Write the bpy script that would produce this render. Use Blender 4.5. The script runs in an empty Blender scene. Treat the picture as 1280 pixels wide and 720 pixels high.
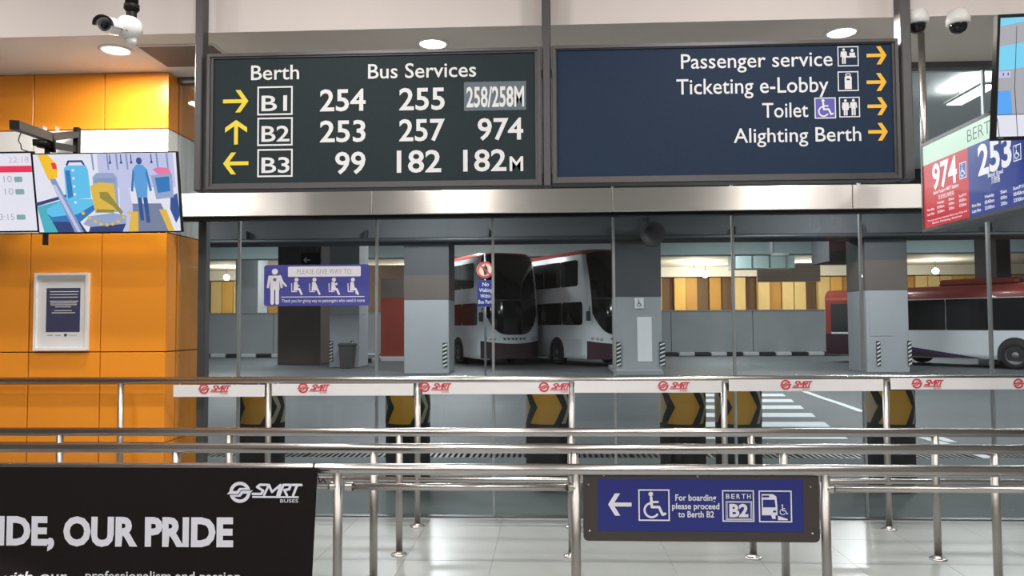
import bpy, math, random
from mathutils import Vector, Matrix
from mathutils.geometry import tessellate_polygon
random.seed(7)
S = bpy.context.scene
COL = S.collection
PI = math.pi

# ---------------------------------------------------------------- camera, world, lights, exposure
CAM_H = 1.6
F = 1000.0
ROT = (Matrix.Rotation(math.atan(47 / F), 3, 'Z') @ Matrix.Rotation(PI / 2 + math.atan(45 / F), 3, 'X')
       @ Matrix.Rotation(-0.0054, 3, 'Z'))
cam = bpy.data.cameras.new('camera')
cam.sensor_width = 36.0
cam.lens = F / 1280 * 36.0
cam.clip_start = 0.05
cam.clip_end = 300
camo = bpy.data.objects.new('camera', cam)
COL.objects.link(camo)
camo.matrix_world = Matrix.Translation((0, 0, CAM_H)) @ ROT.to_4x4()
S.camera = camo

wd = bpy.data.worlds.new('night')
S.world = wd
wd.use_nodes = True
wd.node_tree.nodes['Background'].inputs[0].default_value = (0.02, 0.025, 0.04, 1)
wd.node_tree.nodes['Background'].inputs[1].default_value = 1.0

S.view_settings.view_transform = 'Standard'
S.view_settings.look = 'None'
S.view_settings.gamma = 1.0
S.view_settings.exposure = 0.0


def area(name, loc, rot, sx, sy, power, col=(1, 1, 1), shape='RECTANGLE', spread=PI):
    l = bpy.data.lights.new(name, 'AREA')
    l.shape = shape
    l.size = sx
    if shape in ('RECTANGLE', 'ELLIPSE'):
        l.size_y = sy
    l.energy = power
    l.color = col
    l.spread = spread
    o = bpy.data.objects.new(name, l)
    COL.objects.link(o)
    o.location = loc
    o.rotation_euler = rot
    return o


CEIL = 4.7      # hall ceiling
SOF = 3.74      # soffit over the glass wall
FHC = 5.6       # ceiling of the far hall
# recessed hall lamps
for ly in (-4.2, -1.4, 1.3, 3.7):
    for lx in (-4.6, -1.6, 1.6, 4.6):
        area('hall_lamp', (lx, ly, CEIL - .02), (0, 0, 0), .4, .4, 55, (1.0, .96, .925), 'DISK')
# tube lamps of the bus park and their added uplights
PARK_LAMPS = [(lx, ly) for ly in (10.5, 16.5, 23, 33, 42) for lx in (-13, -3.5, 8.6, 18)]  # nearest and farthest rows added, to light the apron and the duct
for lx, ly in PARK_LAMPS:
    area('park_lamp', (lx, ly, 6.17), (0, 0, 0), .3, 1.4, 190 if ly < 12 else 420, (.95, .98, 1.0))
    area('added_uplight', (lx, ly, 6.27), (PI, 0, 0), .3, 1.4, 22, (.95, .98, 1.0))  # added uplight over each fitting, brightens the park ceiling
# globe lamps of the far hall
FAR_LAMPS = [(-22, 53.5), (-14.5, 52), (-9.5, 54), (9.3, 52.0), (10.6, 55), (17, 54), (25, 53)]
for lx, ly in FAR_LAMPS:
    l = bpy.data.lights.new('far_hall_lamp', 'POINT')
    l.energy = 430
    l.color = (1, .88, .68)
    l.shadow_soft_size = .3
    o = bpy.data.objects.new('far_hall_lamp', l)
    COL.objects.link(o)
    o.location = (lx, ly, 4.55)


# ---------------------------------------------------------------- pixel helper (target frame 1280x720)
def ray(px, py):
    return ROT @ Vector(((px - 640) / F, -(py - 360) / F, -1.0))


def atY(px, py, Y):
    d = ray(px, py)
    t = Y / d.y
    return Vector((d.x * t, Y, CAM_H + d.z * t))


def atX(px, py, X):
    d = ray(px, py)
    t = X / d.x
    return Vector((X, d.y * t, CAM_H + d.z * t))


def atZ(px, py, Z):
    d = ray(px, py)
    t = (Z - CAM_H) / d.z
    return Vector((d.x * t, d.y * t, Z))


def xat(px, Y, py=405):
    return atY(px, py, Y).x


def zat(py, Y, px=640):
    return atY(px, py, Y).z


# ---------------------------------------------------------------- materials
M = {}


def srgb(r, g, b):
    f = lambda c: (c / 255 / 12.92) if c <= 10.3 else ((c / 255 + .055) / 1.055) ** 2.4
    return (f(r), f(g), f(b))


def mat(name, col, rough=.5, metal=0.0, var=.06, scale=6.0, bump=0.0, bscale=40.0, emit=0.0, spec=.5, stretch=(1, 1, 1), rvar=0.0, coat=0.0):
    """principled material with procedural noise for colour variation, roughness and fine relief"""
    m = bpy.data.materials.new(name)
    m.use_nodes = True
    nt = m.node_tree
    N, L = nt.nodes, nt.links
    b = N['Principled BSDF']
    b.inputs['Roughness'].default_value = rough
    b.inputs['Metallic'].default_value = metal
    b.inputs['Specular IOR Level'].default_value = spec
    b.inputs['Coat Weight'].default_value = coat
    tc = N.new('ShaderNodeTexCoord')
    mp = N.new('ShaderNodeMapping')
    mp.inputs['Scale'].default_value = stretch
    L.new(tc.outputs['Object'], mp.inputs['Vector'])
    nz = N.new('ShaderNodeTexNoise')
    nz.inputs['Scale'].default_value = scale
    nz.inputs['Detail'].default_value = 4
    L.new(mp.outputs['Vector'], nz.inputs['Vector'])
    rp = N.new('ShaderNodeMix')
    rp.data_type = 'RGBA'
    c = col
    lo = tuple(max(0, x * (1 - var)) for x in c)
    hi = tuple(min(1, x * (1 + var)) for x in c)
    rp.inputs[6].default_value = (*lo, 1)
    rp.inputs[7].default_value = (*hi, 1)
    L.new(nz.outputs['Fac'], rp.inputs[0])
    if emit:
        L.new(rp.outputs[2], b.inputs['Emission Color'])
        b.inputs['Emission Strength'].default_value = emit
        b.inputs['Base Color'].default_value = (.02, .02, .02, 1)
    else:
        L.new(rp.outputs[2], b.inputs['Base Color'])
    if rvar:
        mr = N.new('ShaderNodeMapRange')
        mr.inputs['To Min'].default_value = max(0.02, rough - rvar)
        mr.inputs['To Max'].default_value = rough + rvar
        L.new(nz.outputs['Fac'], mr.inputs['Value'])
        L.new(mr.outputs['Result'], b.inputs['Roughness'])
    if bump:
        n2 = N.new('ShaderNodeTexNoise')
        n2.inputs['Scale'].default_value = bscale
        n2.inputs['Detail'].default_value = 3
        L.new(mp.outputs['Vector'], n2.inputs['Vector'])
        bp = N.new('ShaderNodeBump')
        bp.inputs['Strength'].default_value = bump
        bp.inputs['Distance'].default_value = .01
        L.new(n2.outputs['Fac'], bp.inputs['Height'])
        L.new(bp.outputs['Normal'], b.inputs['Normal'])
    M[name] = m
    return m


def glass_mat(name, tint, ior, gain=1.0):
    m = bpy.data.materials.new(name)
    m.use_nodes = True
    nt = m.node_tree
    N, L = nt.nodes, nt.links
    N.remove(N['Principled BSDF'])
    tr = N.new('ShaderNodeBsdfTransparent')
    gl = N.new('ShaderNodeBsdfGlossy')
    gl.inputs['Roughness'].default_value = .0
    fr = N.new('ShaderNodeFresnel')
    fr.inputs['IOR'].default_value = ior
    nz = N.new('ShaderNodeTexNoise')
    nz.inputs['Scale'].default_value = 1.5
    mx0 = N.new('ShaderNodeMix')
    mx0.data_type = 'RGBA'
    mx0.inputs[6].default_value = (*[c * .985 for c in tint], 1)
    mx0.inputs[7].default_value = (*tint, 1)
    tc = N.new('ShaderNodeTexCoord')
    L.new(tc.outputs['Object'], nz.inputs['Vector'])
    L.new(nz.outputs['Fac'], mx0.inputs[0])
    L.new(mx0.outputs[2], tr.inputs[0])
    mul = N.new('ShaderNodeMath')
    mul.operation = 'MULTIPLY'
    mul.use_clamp = True
    mul.inputs[1].default_value = gain
    L.new(fr.outputs[0], mul.inputs[0])
    mx = N.new('ShaderNodeMixShader')
    L.new(mul.outputs[0], mx.inputs[0])
    L.new(tr.outputs[0], mx.inputs[1])
    L.new(gl.outputs[0], mx.inputs[2])
    L.new(mx.outputs[0], N['Material Output'].inputs['Surface'])
    M[name] = m


mat('steel', (.60, .575, .55), .24, 1.0, .05, 30, .02, 200, rvar=.05, stretch=(.3, 1, 1))
mat('steel_post', (.46, .44, .42), .40, 1.0, .06, 30, .02, 200, rvar=.05)
mat('beam_steel', (.80, .775, .745), .46, 1.0, .04, 40, .08, 90, stretch=(.02, 1, 5), rvar=.04)
_b = M['beam_steel'].node_tree
_b.nodes['Principled BSDF'].inputs['Anisotropic'].default_value = .80
_c = _b.nodes.new('ShaderNodeCombineXYZ')
_c.inputs[2].default_value = 1.0            # brushed along the beam, so highlights stretch upright
_b.links.new(_c.outputs[0], _b.nodes['Principled BSDF'].inputs['Tangent'])
mat('alu', (.55, .56, .57), .35, 1.0, .05, 20)
mat('alu_dark', (.16, .16, .17), .4, .8, .08, 20)
mat('orange', (.84, .295, .020), .28, 0, .05, 1.2, coat=.15)
mat('white_panel', (.80, .80, .78), .35, 0, .03, 1.5)
mat('joint', (.02, .014, .01), .8)
mat('plaster', (.72, .655, .625), .85, 0, .03, 2, .05, 60)
mat('soffit', (.72, .68, .63), .85, 0, .03, 2, .05, 60)
mat('wall', (.20, .19, .18), .85, 0, .04, 2)
mat('vent', (.16, .125, .10), .8, 0, .2, 60)
mat('tile', (.325, .345, .34), .28, 0, .05, 2.5, spec=.35)
mat('grout', (.30, .31, .31), .8)
mat('sign_frame', (.100, .097, .100), .42, .6, .08, 15)
mat('sign_slate', (.017, .028, .032), .6, 0, .25, 120, spec=.2)
mat('sign_navy', (.0125, .027, .058), .6, 0, .25, 120, spec=.2)
mat('white', (.74, .74, .75), .5, 0, .02)
mat('patch_grey', (.10, .135, .165), .5, 0, .1, 60)
mat('yellow', (.80, .63, .045), .5, 0, .03)
mat('amber', (.85, .47, .03), .5, 0, .03)
mat('violet', (.10, .09, .40), .5, 0, .05)
mat('board_brown', (.050, .040, .036), .5, 0, .15, 50, .04, 80)
mat('blue', (.016, .024, .185), .45, 0, .07, 8)
mat('print_white', (.72, .72, .80), .5, 0, .02)
mat('sticker_blue', (.050, .055, .30), .5, 0, .05, 8)
mat('banner_black', (.0085, .0055, .0055), .75, 0, .2, 30, .08, 300, spec=.2)
mat('strip_white', (.76, .75, .76), .5, 0, .02, 4)
mat('red_print', (.58, .04, .06), .5, 0, .05)
mat('black', (.006, .006, .0065), .55, 0, .1, spec=.25)
mat('black_gloss', (.010, .010, .012), .08, 0, .1)
mat('rubber', (.015, .015, .016), .8, 0, .15, 30)
mat('cam_white', (.75, .74, .72), .35, 0, .02)
mat('dome_dark', (.01, .01, .012), .05, 0, .1)
mat('lamp_on', (1, .97, .93), emit=14, var=.01)
mat('lamp_on_cool', (.95, .98, 1), emit=6, var=.01)
mat('navy_print', (.05, .052, .115), .4, 0, .05)
mat('paper', (.74, .73, .74), .55, 0, .03)
mat('text_grey', (.30, .30, .31), .5, 0, .03)
glass_mat('pane_glass', (.94, .965, .965), 1.5, .42)
mat('road', (.085, .094, .099), .55, 0, .18, 1.2, .1, 120, rvar=.08, spec=.3)
mat('apron', (.10, .115, .115), .7, 0, .08, 2, .05, 80, spec=.15)
mat('road_white', (.62, .66, .68), .5, 0, .12, 6)
mat('grate', (.10, .11, .11), .4, .7, .1)
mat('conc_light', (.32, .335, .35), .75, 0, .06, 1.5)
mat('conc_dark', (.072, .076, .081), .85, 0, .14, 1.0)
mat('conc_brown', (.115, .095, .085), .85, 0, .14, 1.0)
mat('conc_teal', (.36, .46, .46), .8, 0, .08, .8)
mat('park_ceiling', (.84, .84, .82), .9, 0, .1, .6)
mat('parapet', (.36, .38, .385), .8, 0, .08, 1.0)
mat('hall_yellow', (.72, .43, .11), .6, 0, .12, .8)
mat('hall_amber', (.50, .27, .06), .6, 0, .12, .8)
mat('hall_cream', (.74, .56, .26), .6, 0, .12, .8)
mat('louvre', (.36, .28, .23), .7, 0, .1)
mat('hall_brown', (.16, .10, .06), .8, 0, .12, 2)
mat('hall_white', (.75, .74, .70), .8, 0, .04)
mat('pipe_dark', (.035, .04, .045), .5, .3, .1)
mat('pipe_white', (.65, .68, .68), .5, 0, .05)
mat('duct', (.45, .58, .57), .45, .2, .05)
mat('bollard_yellow', (.48, .25, .025), .4, 0, .06)
mat('bollard_grey', (.30, .27, .20), .4, 0, .06)
mat('bus_white', (.72, .755, .775), .28, 0, .03, 1, coat=.3)
mat('bus_red', (.26, .045, .035), .3, 0, .04, 1, coat=.3)
mat('bus_maroon', (.045, .016, .025), .35, 0, .06, 1, coat=.2)
mat('bus_purple', (.055, .03, .085), .35, 0, .06, 1)
mat('bus_glass', (.008, .008, .009), .08, 0, .1)
mat('bus_trim', (.03, .03, .033), .5, 0, .1)
mat('head_lamp', (.6, .62, .65), .1, .3, .03)
mat('wheel_hub', (.22, .22, .23), .5, .6, .1)
mat('red_wall', (.27, .045, .03), .6, 0, .08, 1.5)
mat('kerb_white', (.62, .63, .63), .7, 0, .06)
mat('bin', (.06, .055, .055), .5, 0, .1)
mat('prohib', (.75, .55, .42), .5, 0, .03)
for nm, c in dict(scr_white=(232, 232, 246), scr_lilac=(196, 200, 236), scr_red=(236, 42, 84), scr_grey=(150, 152, 160), scr_tag=(128, 170, 164),
                  scr_seat=(96, 196, 240), scr_seat_dark=(42, 120, 190), scr_grey_seat=(150, 168, 205), scr_bag=(226, 186, 74), scr_bag_dark=(150, 140, 60),
                  scr_teal=(70, 178, 196), scr_navy=(44, 62, 120), scr_pole=(132, 152, 196), scr_yellow=(250, 196, 34), scr_person=(90, 160, 222), scr_trouser=(40, 80, 150),
                  scr_pink=(238, 120, 170), scr_cyan=(120, 214, 246), scr_sky=(84, 168, 250), scr_ceil=(172, 172, 180), scr_line=(70, 76, 84), scr_floor=(120, 130, 160),
                  box_red=(200, 42, 56), box_blue=(36, 60, 140), box_head=(196, 226, 206), box_white=(240, 240, 246), box_green=(30, 60, 50), box_icon=(60, 110, 190)).items():
    mat(nm, srgb(*c), .3, emit=.92, var=.02)


# ---------------------------------------------------------------- mesh builder
class G:
    def __init__(self):
        self.v, self.f, self.m, self.s, self.mats = [], [], [], [], []

    def mi(self, name):
        if name not in self.mats:
            self.mats.append(name)
        return self.mats.index(name)

    def face(self, idx, mt, smooth=False):
        self.f.append(idx)
        self.m.append(self.mi(mt))
        self.s.append(smooth)

    def add(self, pts):
        n = len(self.v)
        self.v.extend(Vector(p) for p in pts)
        return n

    def poly(self, pts, mt):
        n = self.add(pts)
        self.face(list(range(n, n + len(pts))), mt)

    def box(self, a, b, mt, bev=0.0):
        x0, y0, z0 = (min(a[i], b[i]) for i in range(3))
        x1, y1, z1 = (max(a[i], b[i]) for i in range(3))
        if bev <= 0:
            n = self.add([(x0, y0, z0), (x1, y0, z0), (x1, y1, z0), (x0, y1, z0), (x0, y0, z1), (x1, y0, z1), (x1, y1, z1), (x0, y1, z1)])
            for q in ((0, 3, 2, 1), (4, 5, 6, 7), (0, 1, 5, 4), (1, 2, 6, 5), (2, 3, 7, 6), (3, 0, 4, 7)):
                self.face([n + i for i in q], mt)
            return
        bv = min(bev, (x1 - x0) * .45, (y1 - y0) * .45, (z1 - z0) * .45)
        rings = []
        for z, ins in ((z0, bv), (z0 + bv, 0), (z1 - bv, 0), (z1, bv)):
            r = []
            for (cx, cy, sx, sy) in ((x0, y0, 1, 1), (x1, y0, -1, 1), (x1, y1, -1, -1), (x0, y1, 1, -1)):
                p, q = (cx + sx * max(ins, 0), cy + sy * (bv + ins)), (cx + sx * (bv + ins), cy + sy * max(ins, 0))
                r += ([p, q] if (sx * sy > 0) else [q, p])
            n = self.add([(x, y, z) for x, y in r])
            rings.append(n)
        for k in range(3):
            for i in range(8):
                j = (i + 1) % 8
                self.face([rings[k] + i, rings[k] + j, rings[k + 1] + j, rings[k + 1] + i], mt)
        self.face([rings[0] + i for i in reversed(range(8))], mt)
        self.face([rings[3] + i for i in range(8)], mt)

    def ring(self, a, b, off, mt):
        """rectangular frame: outer corners a (four points), inner corners b, extruded by off"""
        off = Vector(off)
        n = self.add(list(a) + list(b) + [Vector(p) + off for p in a] + [Vector(p) + off for p in b])
        for i in range(4):
            j = (i + 1) % 4
            self.face([n + i, n + j, n + 4 + j, n + 4 + i], mt)
            self.face([n + 8 + j, n + 8 + i, n + 12 + i, n + 12 + j], mt)
            self.face([n + j, n + i, n + 8 + i, n + 8 + j], mt)
            self.face([n + 4 + i, n + 4 + j, n + 12 + j, n + 12 + i], mt)

    def tube(self, p0, p1, r, mt, seg=12, r1=None, caps=True):
        p0, p1 = Vector(p0), Vector(p1)
        d = (p1 - p0).normalized()
        a = d.orthogonal().normalized()
        b = d.cross(a)
        r1 = r if r1 is None else r1
        n = self.add([p0 + (a * math.cos(2 * PI * i / seg) + b * math.sin(2 * PI * i / seg)) * r for i in range(seg)] +
                     [p1 + (a * math.cos(2 * PI * i / seg) + b * math.sin(2 * PI * i / seg)) * r1 for i in range(seg)])
        for i in range(seg):
            j = (i + 1) % seg
            self.face([n + i, n + j, n + seg + j, n + seg + i], mt, True)
        if caps:
            self.face([n + i for i in reversed(range(seg))], mt)
            self.face([n + seg + i for i in range(seg)], mt)

    def path(self, pts, r, mt, seg=8):
        for a, b in zip(pts[:-1], pts[1:]):
            self.tube(a, b, r, mt, seg)

    def lathe(self, o, axis, prof, mt, seg=20, smooth=True):
        """prof: list of (radius, distance along the axis, material or None)"""
        o, d = Vector(o), Vector(axis).normalized()
        a = d.orthogonal().normalized()
        b = d.cross(a)
        rings = []
        for pr in prof:
            r, h = pr[0], pr[1]
            rings.append(self.add([o + d * h + (a * math.cos(2 * PI * i / seg) + b * math.sin(2 * PI * i / seg)) * max(r, 1e-4) for i in range(seg)]))
        for k in range(len(prof) - 1):
            mm = prof[k][2] if len(prof[k]) > 2 else mt
            for i in range(seg):
                j = (i + 1) % seg
                self.face([rings[k] + i, rings[k] + j, rings[k + 1] + j, rings[k + 1] + i], mm, smooth)

    def prism(self, pts, off, mt, mt_side=None):
        """planar polygon pts extruded by the vector off"""
        pts = [Vector(p) for p in pts]
        off = Vector(off)
        k = len(pts)
        n = self.add(pts + [p + off for p in pts])
        for t in tessellate_polygon([pts]):
            self.face([n + i for i in t], mt)
            self.face([n + k + i for i in reversed(t)], mt)
        for i in range(k):
            j = (i + 1) % k
            self.face([n + i, n + j, n + k + j, n + k + i], mt_side or mt)

    def build(self, name, parent=None, loc=None, local=False):
        """local: vertices are in the parent's own space already"""
        org = Vector((0, 0, 0))
        if not local:
            if parent is not None:
                p = parent
                while p is not None:
                    org += p.location
                    p = p.parent
            elif loc is not None:
                org = Vector(loc)
        me = bpy.data.meshes.new(name)
        me.from_pydata([tuple(v - org) for v in self.v], [], self.f)
        for n in self.mats:
            me.materials.append(M[n])
        me.polygons.foreach_set('material_index', self.m)
        me.polygons.foreach_set('use_smooth', self.s)
        me.update()
        o = bpy.data.objects.new(name, me)
        COL.objects.link(o)
        if parent is not None:
            o.parent = parent
        elif loc is not None:
            o.location = loc
        return o


def tag(o, label, cat, group=None):
    o['label'] = label
    o['category'] = cat
    if group:
        o['group'] = group
    return o


def thing(name, label, cat, loc, group=None, rz=0.0):
    o = bpy.data.objects.new(name, None)
    COL.objects.link(o)
    o.empty_display_size = .1
    o.location = loc
    o.rotation_euler = (0, 0, rz)
    return tag(o, label, cat, group)


def struct(o):
    o['kind'] = 'structure'
    return o


def group_empty(name, loc=(0, 0, 0)):
    o = bpy.data.objects.new(name, None)
    COL.objects.link(o)
    o.location = loc
    return struct(o)


def bx(name, a, b, mt, parent=None, bev=0.0, loc=None):
    g = G()
    g.box(a, b, mt, bev)
    return g.build(name, parent, loc)


def share(o, loc, parent):
    """another piece with the same mesh"""
    c = o.copy()
    COL.objects.link(c)
    c.parent = parent
    c.location = loc
    return c


# ---------------------------------------------------------------- flat print on a plane
GL = {}


def glyphs(txt, bold, shear):
    k = (txt, bold, shear)
    if k not in GL:
        cu = bpy.data.curves.new('t', 'FONT')
        cu.body = txt
        cu.size = 1.0
        cu.offset = bold
        cu.shear = shear
        cu.resolution_u = 3
        cu.fill_mode = 'FRONT'
        ob = bpy.data.objects.new('t', cu)
        COL.objects.link(ob)
        dg = bpy.context.evaluated_depsgraph_get()
        me = bpy.data.meshes.new_from_object(ob.evaluated_get(dg))
        vs = [(v.co.x, v.co.y) for v in me.vertices]
        fs = [list(p.vertices) for p in me.polygons]
        bpy.data.objects.remove(ob)
        bpy.data.curves.remove(cu)
        bpy.data.meshes.remove(me)
        GL[k] = (vs, fs)
    return GL[k]


class Art:
    """print in the plane o + u*U + v*V, laid out in the photograph's frame and converted to metres of the plane"""

    def __init__(self, o, U, V, warp=None, base=.0012, step=.0008):
        self.o, self.U, self.V = Vector(o), Vector(U).normalized(), Vector(V).normalized()
        self.N = self.U.cross(self.V)
        self.g = G()
        self.warp = warp
        self.base, self.step = base, step
        self.layer = 0
        self.k = 0

    def uv(self, px, py):
        d = ray(px, py)
        c = Vector((0, 0, CAM_H))
        t = (self.o - c).dot(self.N) / d.dot(self.N)
        p = c + d * t - self.o
        return p.dot(self.U), p.dot(self.V)

    def item(self, cx, cy, layer=None):
        self.c = (cx, cy)
        self.cu, self.cv = self.uv(cx, cy)
        a, b = self.uv(cx - .5, cy), self.uv(cx + .5, cy)
        e, f = self.uv(cx, cy - .5), self.uv(cx, cy + .5)
        # scales along the plane's own axes
        jux, jvx, juy, jvy = b[0] - a[0], b[1] - a[1], f[0] - e[0], f[1] - e[1]
        self.sx = jux - juy * jvx / jvy if abs(jvy) > 1e-9 else jux
        self.sy = -jvy
        if layer is not None:
            self.layer = layer
        return self

    def w(self, u, v, lay):
        off = self.base + lay * self.step
        if self.warp:
            off += self.warp(u, v)
        return self.o + self.U * u + self.V * v + self.N * off

    def P(self, x, y):
        return self.cu + (x - self.c[0]) * self.sx, self.cv - (y - self.c[1]) * self.sy

    def poly(self, pts, mt, layer=None):
        lay = self.layer if layer is None else layer
        self.k = (self.k + 1) % 40
        lay += self.k * .02      # every piece of ink lies a hair above the one before
        q = [self.w(*self.P(x, y), lay) for x, y in pts]
        n = self.g.add(q)
        flat = [Vector((x, y, 0)) for x, y in pts]
        for t in tessellate_polygon([flat]):
            a, b, c = t
            if ((flat[b] - flat[a]).cross(flat[c] - flat[a])).z > 0:   # y runs down in the photo frame
                t = (a, c, b)
            self.g.face([n + i for i in t], mt)

    def rect(self, x0, y0, x1, y1, mt, layer=None, r=0):
        if r:
            pts = []
            for cx, cy, a0 in ((x1 - r, y1 - r, 0), (x0 + r, y1 - r, 90), (x0 + r, y0 + r, 180), (x1 - r, y0 + r, 270)):
                for k in range(5):
                    a = math.radians(a0 + k * 22.5)
                    pts.append((cx + r * math.cos(a), cy + r * math.sin(a)))
            self.poly(pts, mt, layer)
        else:
            self.poly([(x0, y0), (x1, y0), (x1, y1), (x0, y1)], mt, layer)

    def frame(self, x0, y0, x1, y1, w, mt, layer=None):
        self.rect(x0, y0, x1, y0 + w, mt, layer)
        self.rect(x0, y1 - w, x1, y1, mt, layer)
        self.rect(x0, y0 + w, x0 + w, y1 - w, mt, layer)
        self.rect(x1 - w, y0 + w, x1, y1 - w, mt, layer)

    def disc(self, x, y, r, mt, layer=None, ry=None, n=16):
        ry = r if ry is None else ry
        self.poly([(x + r * math.cos(2 * PI * i / n), y + ry * math.sin(2 * PI * i / n)) for i in range(n)], mt, layer)

    def arc(self, x, y, r, w, a0, a1, mt, layer=None, n=18):
        for i in range(n):
            t0, t1 = (math.radians(a0 + (a1 - a0) * (i + k) / n) for k in (0, 1))
            self.poly([(x + (r - w / 2) * math.cos(t0), y + (r - w / 2) * math.sin(t0)), (x + (r + w / 2) * math.cos(t0), y + (r + w / 2) * math.sin(t0)),
                       (x + (r + w / 2) * math.cos(t1), y + (r + w / 2) * math.sin(t1)), (x + (r - w / 2) * math.cos(t1), y + (r - w / 2) * math.sin(t1))], mt, layer)

    def stroke(self, pts, w, mt, layer=None, rnd=True):
        for (xa, ya), (xb, yb) in zip(pts[:-1], pts[1:]):
            l = math.hypot(xb - xa, yb - ya) or 1
            nx, ny = -(yb - ya) / l * w / 2, (xb - xa) / l * w / 2
            self.poly([(xa + nx, ya + ny), (xb + nx, yb + ny), (xb - nx, yb - ny), (xa - nx, ya - ny)], mt, layer)
        if rnd:
            for x, y in pts:
                self.disc(x, y, w / 2, mt, layer, n=10)

    def text(self, s, x0, x1, top, base, mt, bold=.012, shear=0.0, layer=2, cap='H'):
        """cap height runs from top to base, ink from x0 to x1"""
        vs, fs = glyphs(s, bold, shear)
        cv = glyphs(cap, bold, 0)[0]
        ch = max(y for x, y in cv)
        mn, mxx = min(x for x, y in vs), max(x for x, y in vs)
        self.item((x0 + x1) / 2, (top + base) / 2)
        k = (x1 - x0) / (mxx - mn)
        h = (base - top) / ch
        q = [self.w(*self.P(x0 + (x - mn) * k, base - y * h), layer) for x, y in vs]
        n = self.g.add(q)
        for f in fs:
            self.g.face([n + i for i in f], mt)

    def arrow(self, x0, y0, x1, y1, way, mt, w):
        self.item((x0 + x1) / 2, (y0 + y1) / 2)
        cx, cy = self.c
        i = w * .6
        if way == 'r':
            self.stroke([(x0, cy), (x1 - i, cy)], w, mt, 2, False)
            self.poly([(cx - w * .1, y0), (cx + w * 1.2, y0), (x1, cy), (cx + w * 1.2, y1), (cx - w * .1, y1), (x1 - w * 1.3, cy)], mt, 2)
        elif way == 'l':
            self.stroke([(x1, cy), (x0 + i, cy)], w, mt, 2, False)
            self.poly([(cx + w * .1, y0), (cx - w * 1.2, y0), (x0, cy), (cx - w * 1.2, y1), (cx + w * .1, y1), (x0 + w * 1.3, cy)], mt, 2)
        else:
            self.stroke([(cx, y1), (cx, y0 + i)], w, mt, 2, False)
            self.poly([(x0, cy + w * .1), (x0, cy - w * 1.2), (cx, y0), (x1, cy - w * 1.2), (x1, cy + w * .1), (cx, y0 + w * 1.3)], mt, 2)

    def wheelchair(self, x0, y0, x1, y1, mt):
        self.item((x0 + x1) / 2, (y0 + y1) / 2)
        W, Hh = x1 - x0, y1 - y0
        q = lambda a, b: (x0 + a * W, y0 + b * Hh)
        t = W * .085
        self.disc(*q(.40, .15), W * .075, mt, 2)
        self.stroke([q(.41, .26), q(.43, .56), q(.66, .56), q(.77, .80), q(.85, .77)], t, mt, 2)
        self.stroke([q(.43, .40), q(.62, .40)], t * .8, mt, 2)
        self.arc(*q(.42, .66), W * .225, t * .8, 30, 262, mt, 2)

    def person(self, cx, top, bot, mt, layer=2, skirt=False):
        self.item(cx, (top + bot) / 2)
        h = bot - top
        self.disc(cx, top + h * .09, h * .085, mt, layer)
        y = lambda f: top + h * f
        if skirt:
            self.poly([(cx - h * .12, y(.2)), (cx + h * .12, y(.2)), (cx + h * .2, y(.66)), (cx - h * .2, y(.66))], mt, layer)
        else:
            self.rect(cx - h * .13, y(.2), cx + h * .13, y(.6), mt, layer)
        for s in (-1, 1):
            self.stroke([(cx + s * h * .15, y(.23)), (cx + s * h * .19, y(.52))], h * .065, mt, layer)
            self.stroke([(cx + s * h * .068, y(.6)), (cx + s * h * .068, y(.96))], h * .1, mt, layer)

    def logo(self, cx, cy, r, mt, back):
        """the ring with two opposed bars of the operator's mark"""
        self.item(cx, cy)
        self.arc(cx, cy, r * .84, r * .32, 0, 360, mt, 1, 24)
        up = [(-1.22, .2), (-.95, -.12), (-.3, -.12), (-.05, -.42), (.6, -.42), (.95, -.15), (.1, -.15), (-.1, .17), (-.15, .2)]
        for sg in (1, -1):
            self.poly([(cx + sg * a * r, cy + sg * b * r) for a, b in up], mt, 2)
        self.stroke([(cx - 1.1 * r, cy + .2 * r), (cx - .13 * r, cy + .2 * r), (cx + .13 * r, cy - .2 * r), (cx + 1.1 * r, cy - .2 * r)], r * .07, back, 3, False)

    def smrt(self, x0, x1, top, base, mt):
        """the operator's slanted block letters"""
        self.item((x0 + x1) / 2, (top + base) / 2)
        h = base - top
        sl = .38 * h
        wt = x1 - x0 - sl
        sets = ((0, .24, ([(1.0, .11), (.34, .11), (.16, .30), (.86, .62), (.80, .89), (0, .89)],)),
                (.25, .57, ([(.04, 1), (.10, .11), (.5, .72), (.90, .11), (.96, 1)],)),
                (.58, .80, ([(.1, 1), (.1, .11), (.82, .11), (.86, .48), (.40, .55), (.86, 1)],)),
                (.78, 1.0, ([(.1, .11), (1.0, .11)], [(.58, .11), (.58, 1)])))
        for a, b, lines in sets:
            for ln in lines:
                pts = [(x0 + (a + (b - a) * x) * wt + sl * (1 - y), top + y * h) for x, y in ln]
                self.stroke(pts, h * (.19 if a == .25 else .21), mt, 2)

    def done(self, name, parent):
        o = self.g.build(name, parent)
        self.g = G()
        return o


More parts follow.
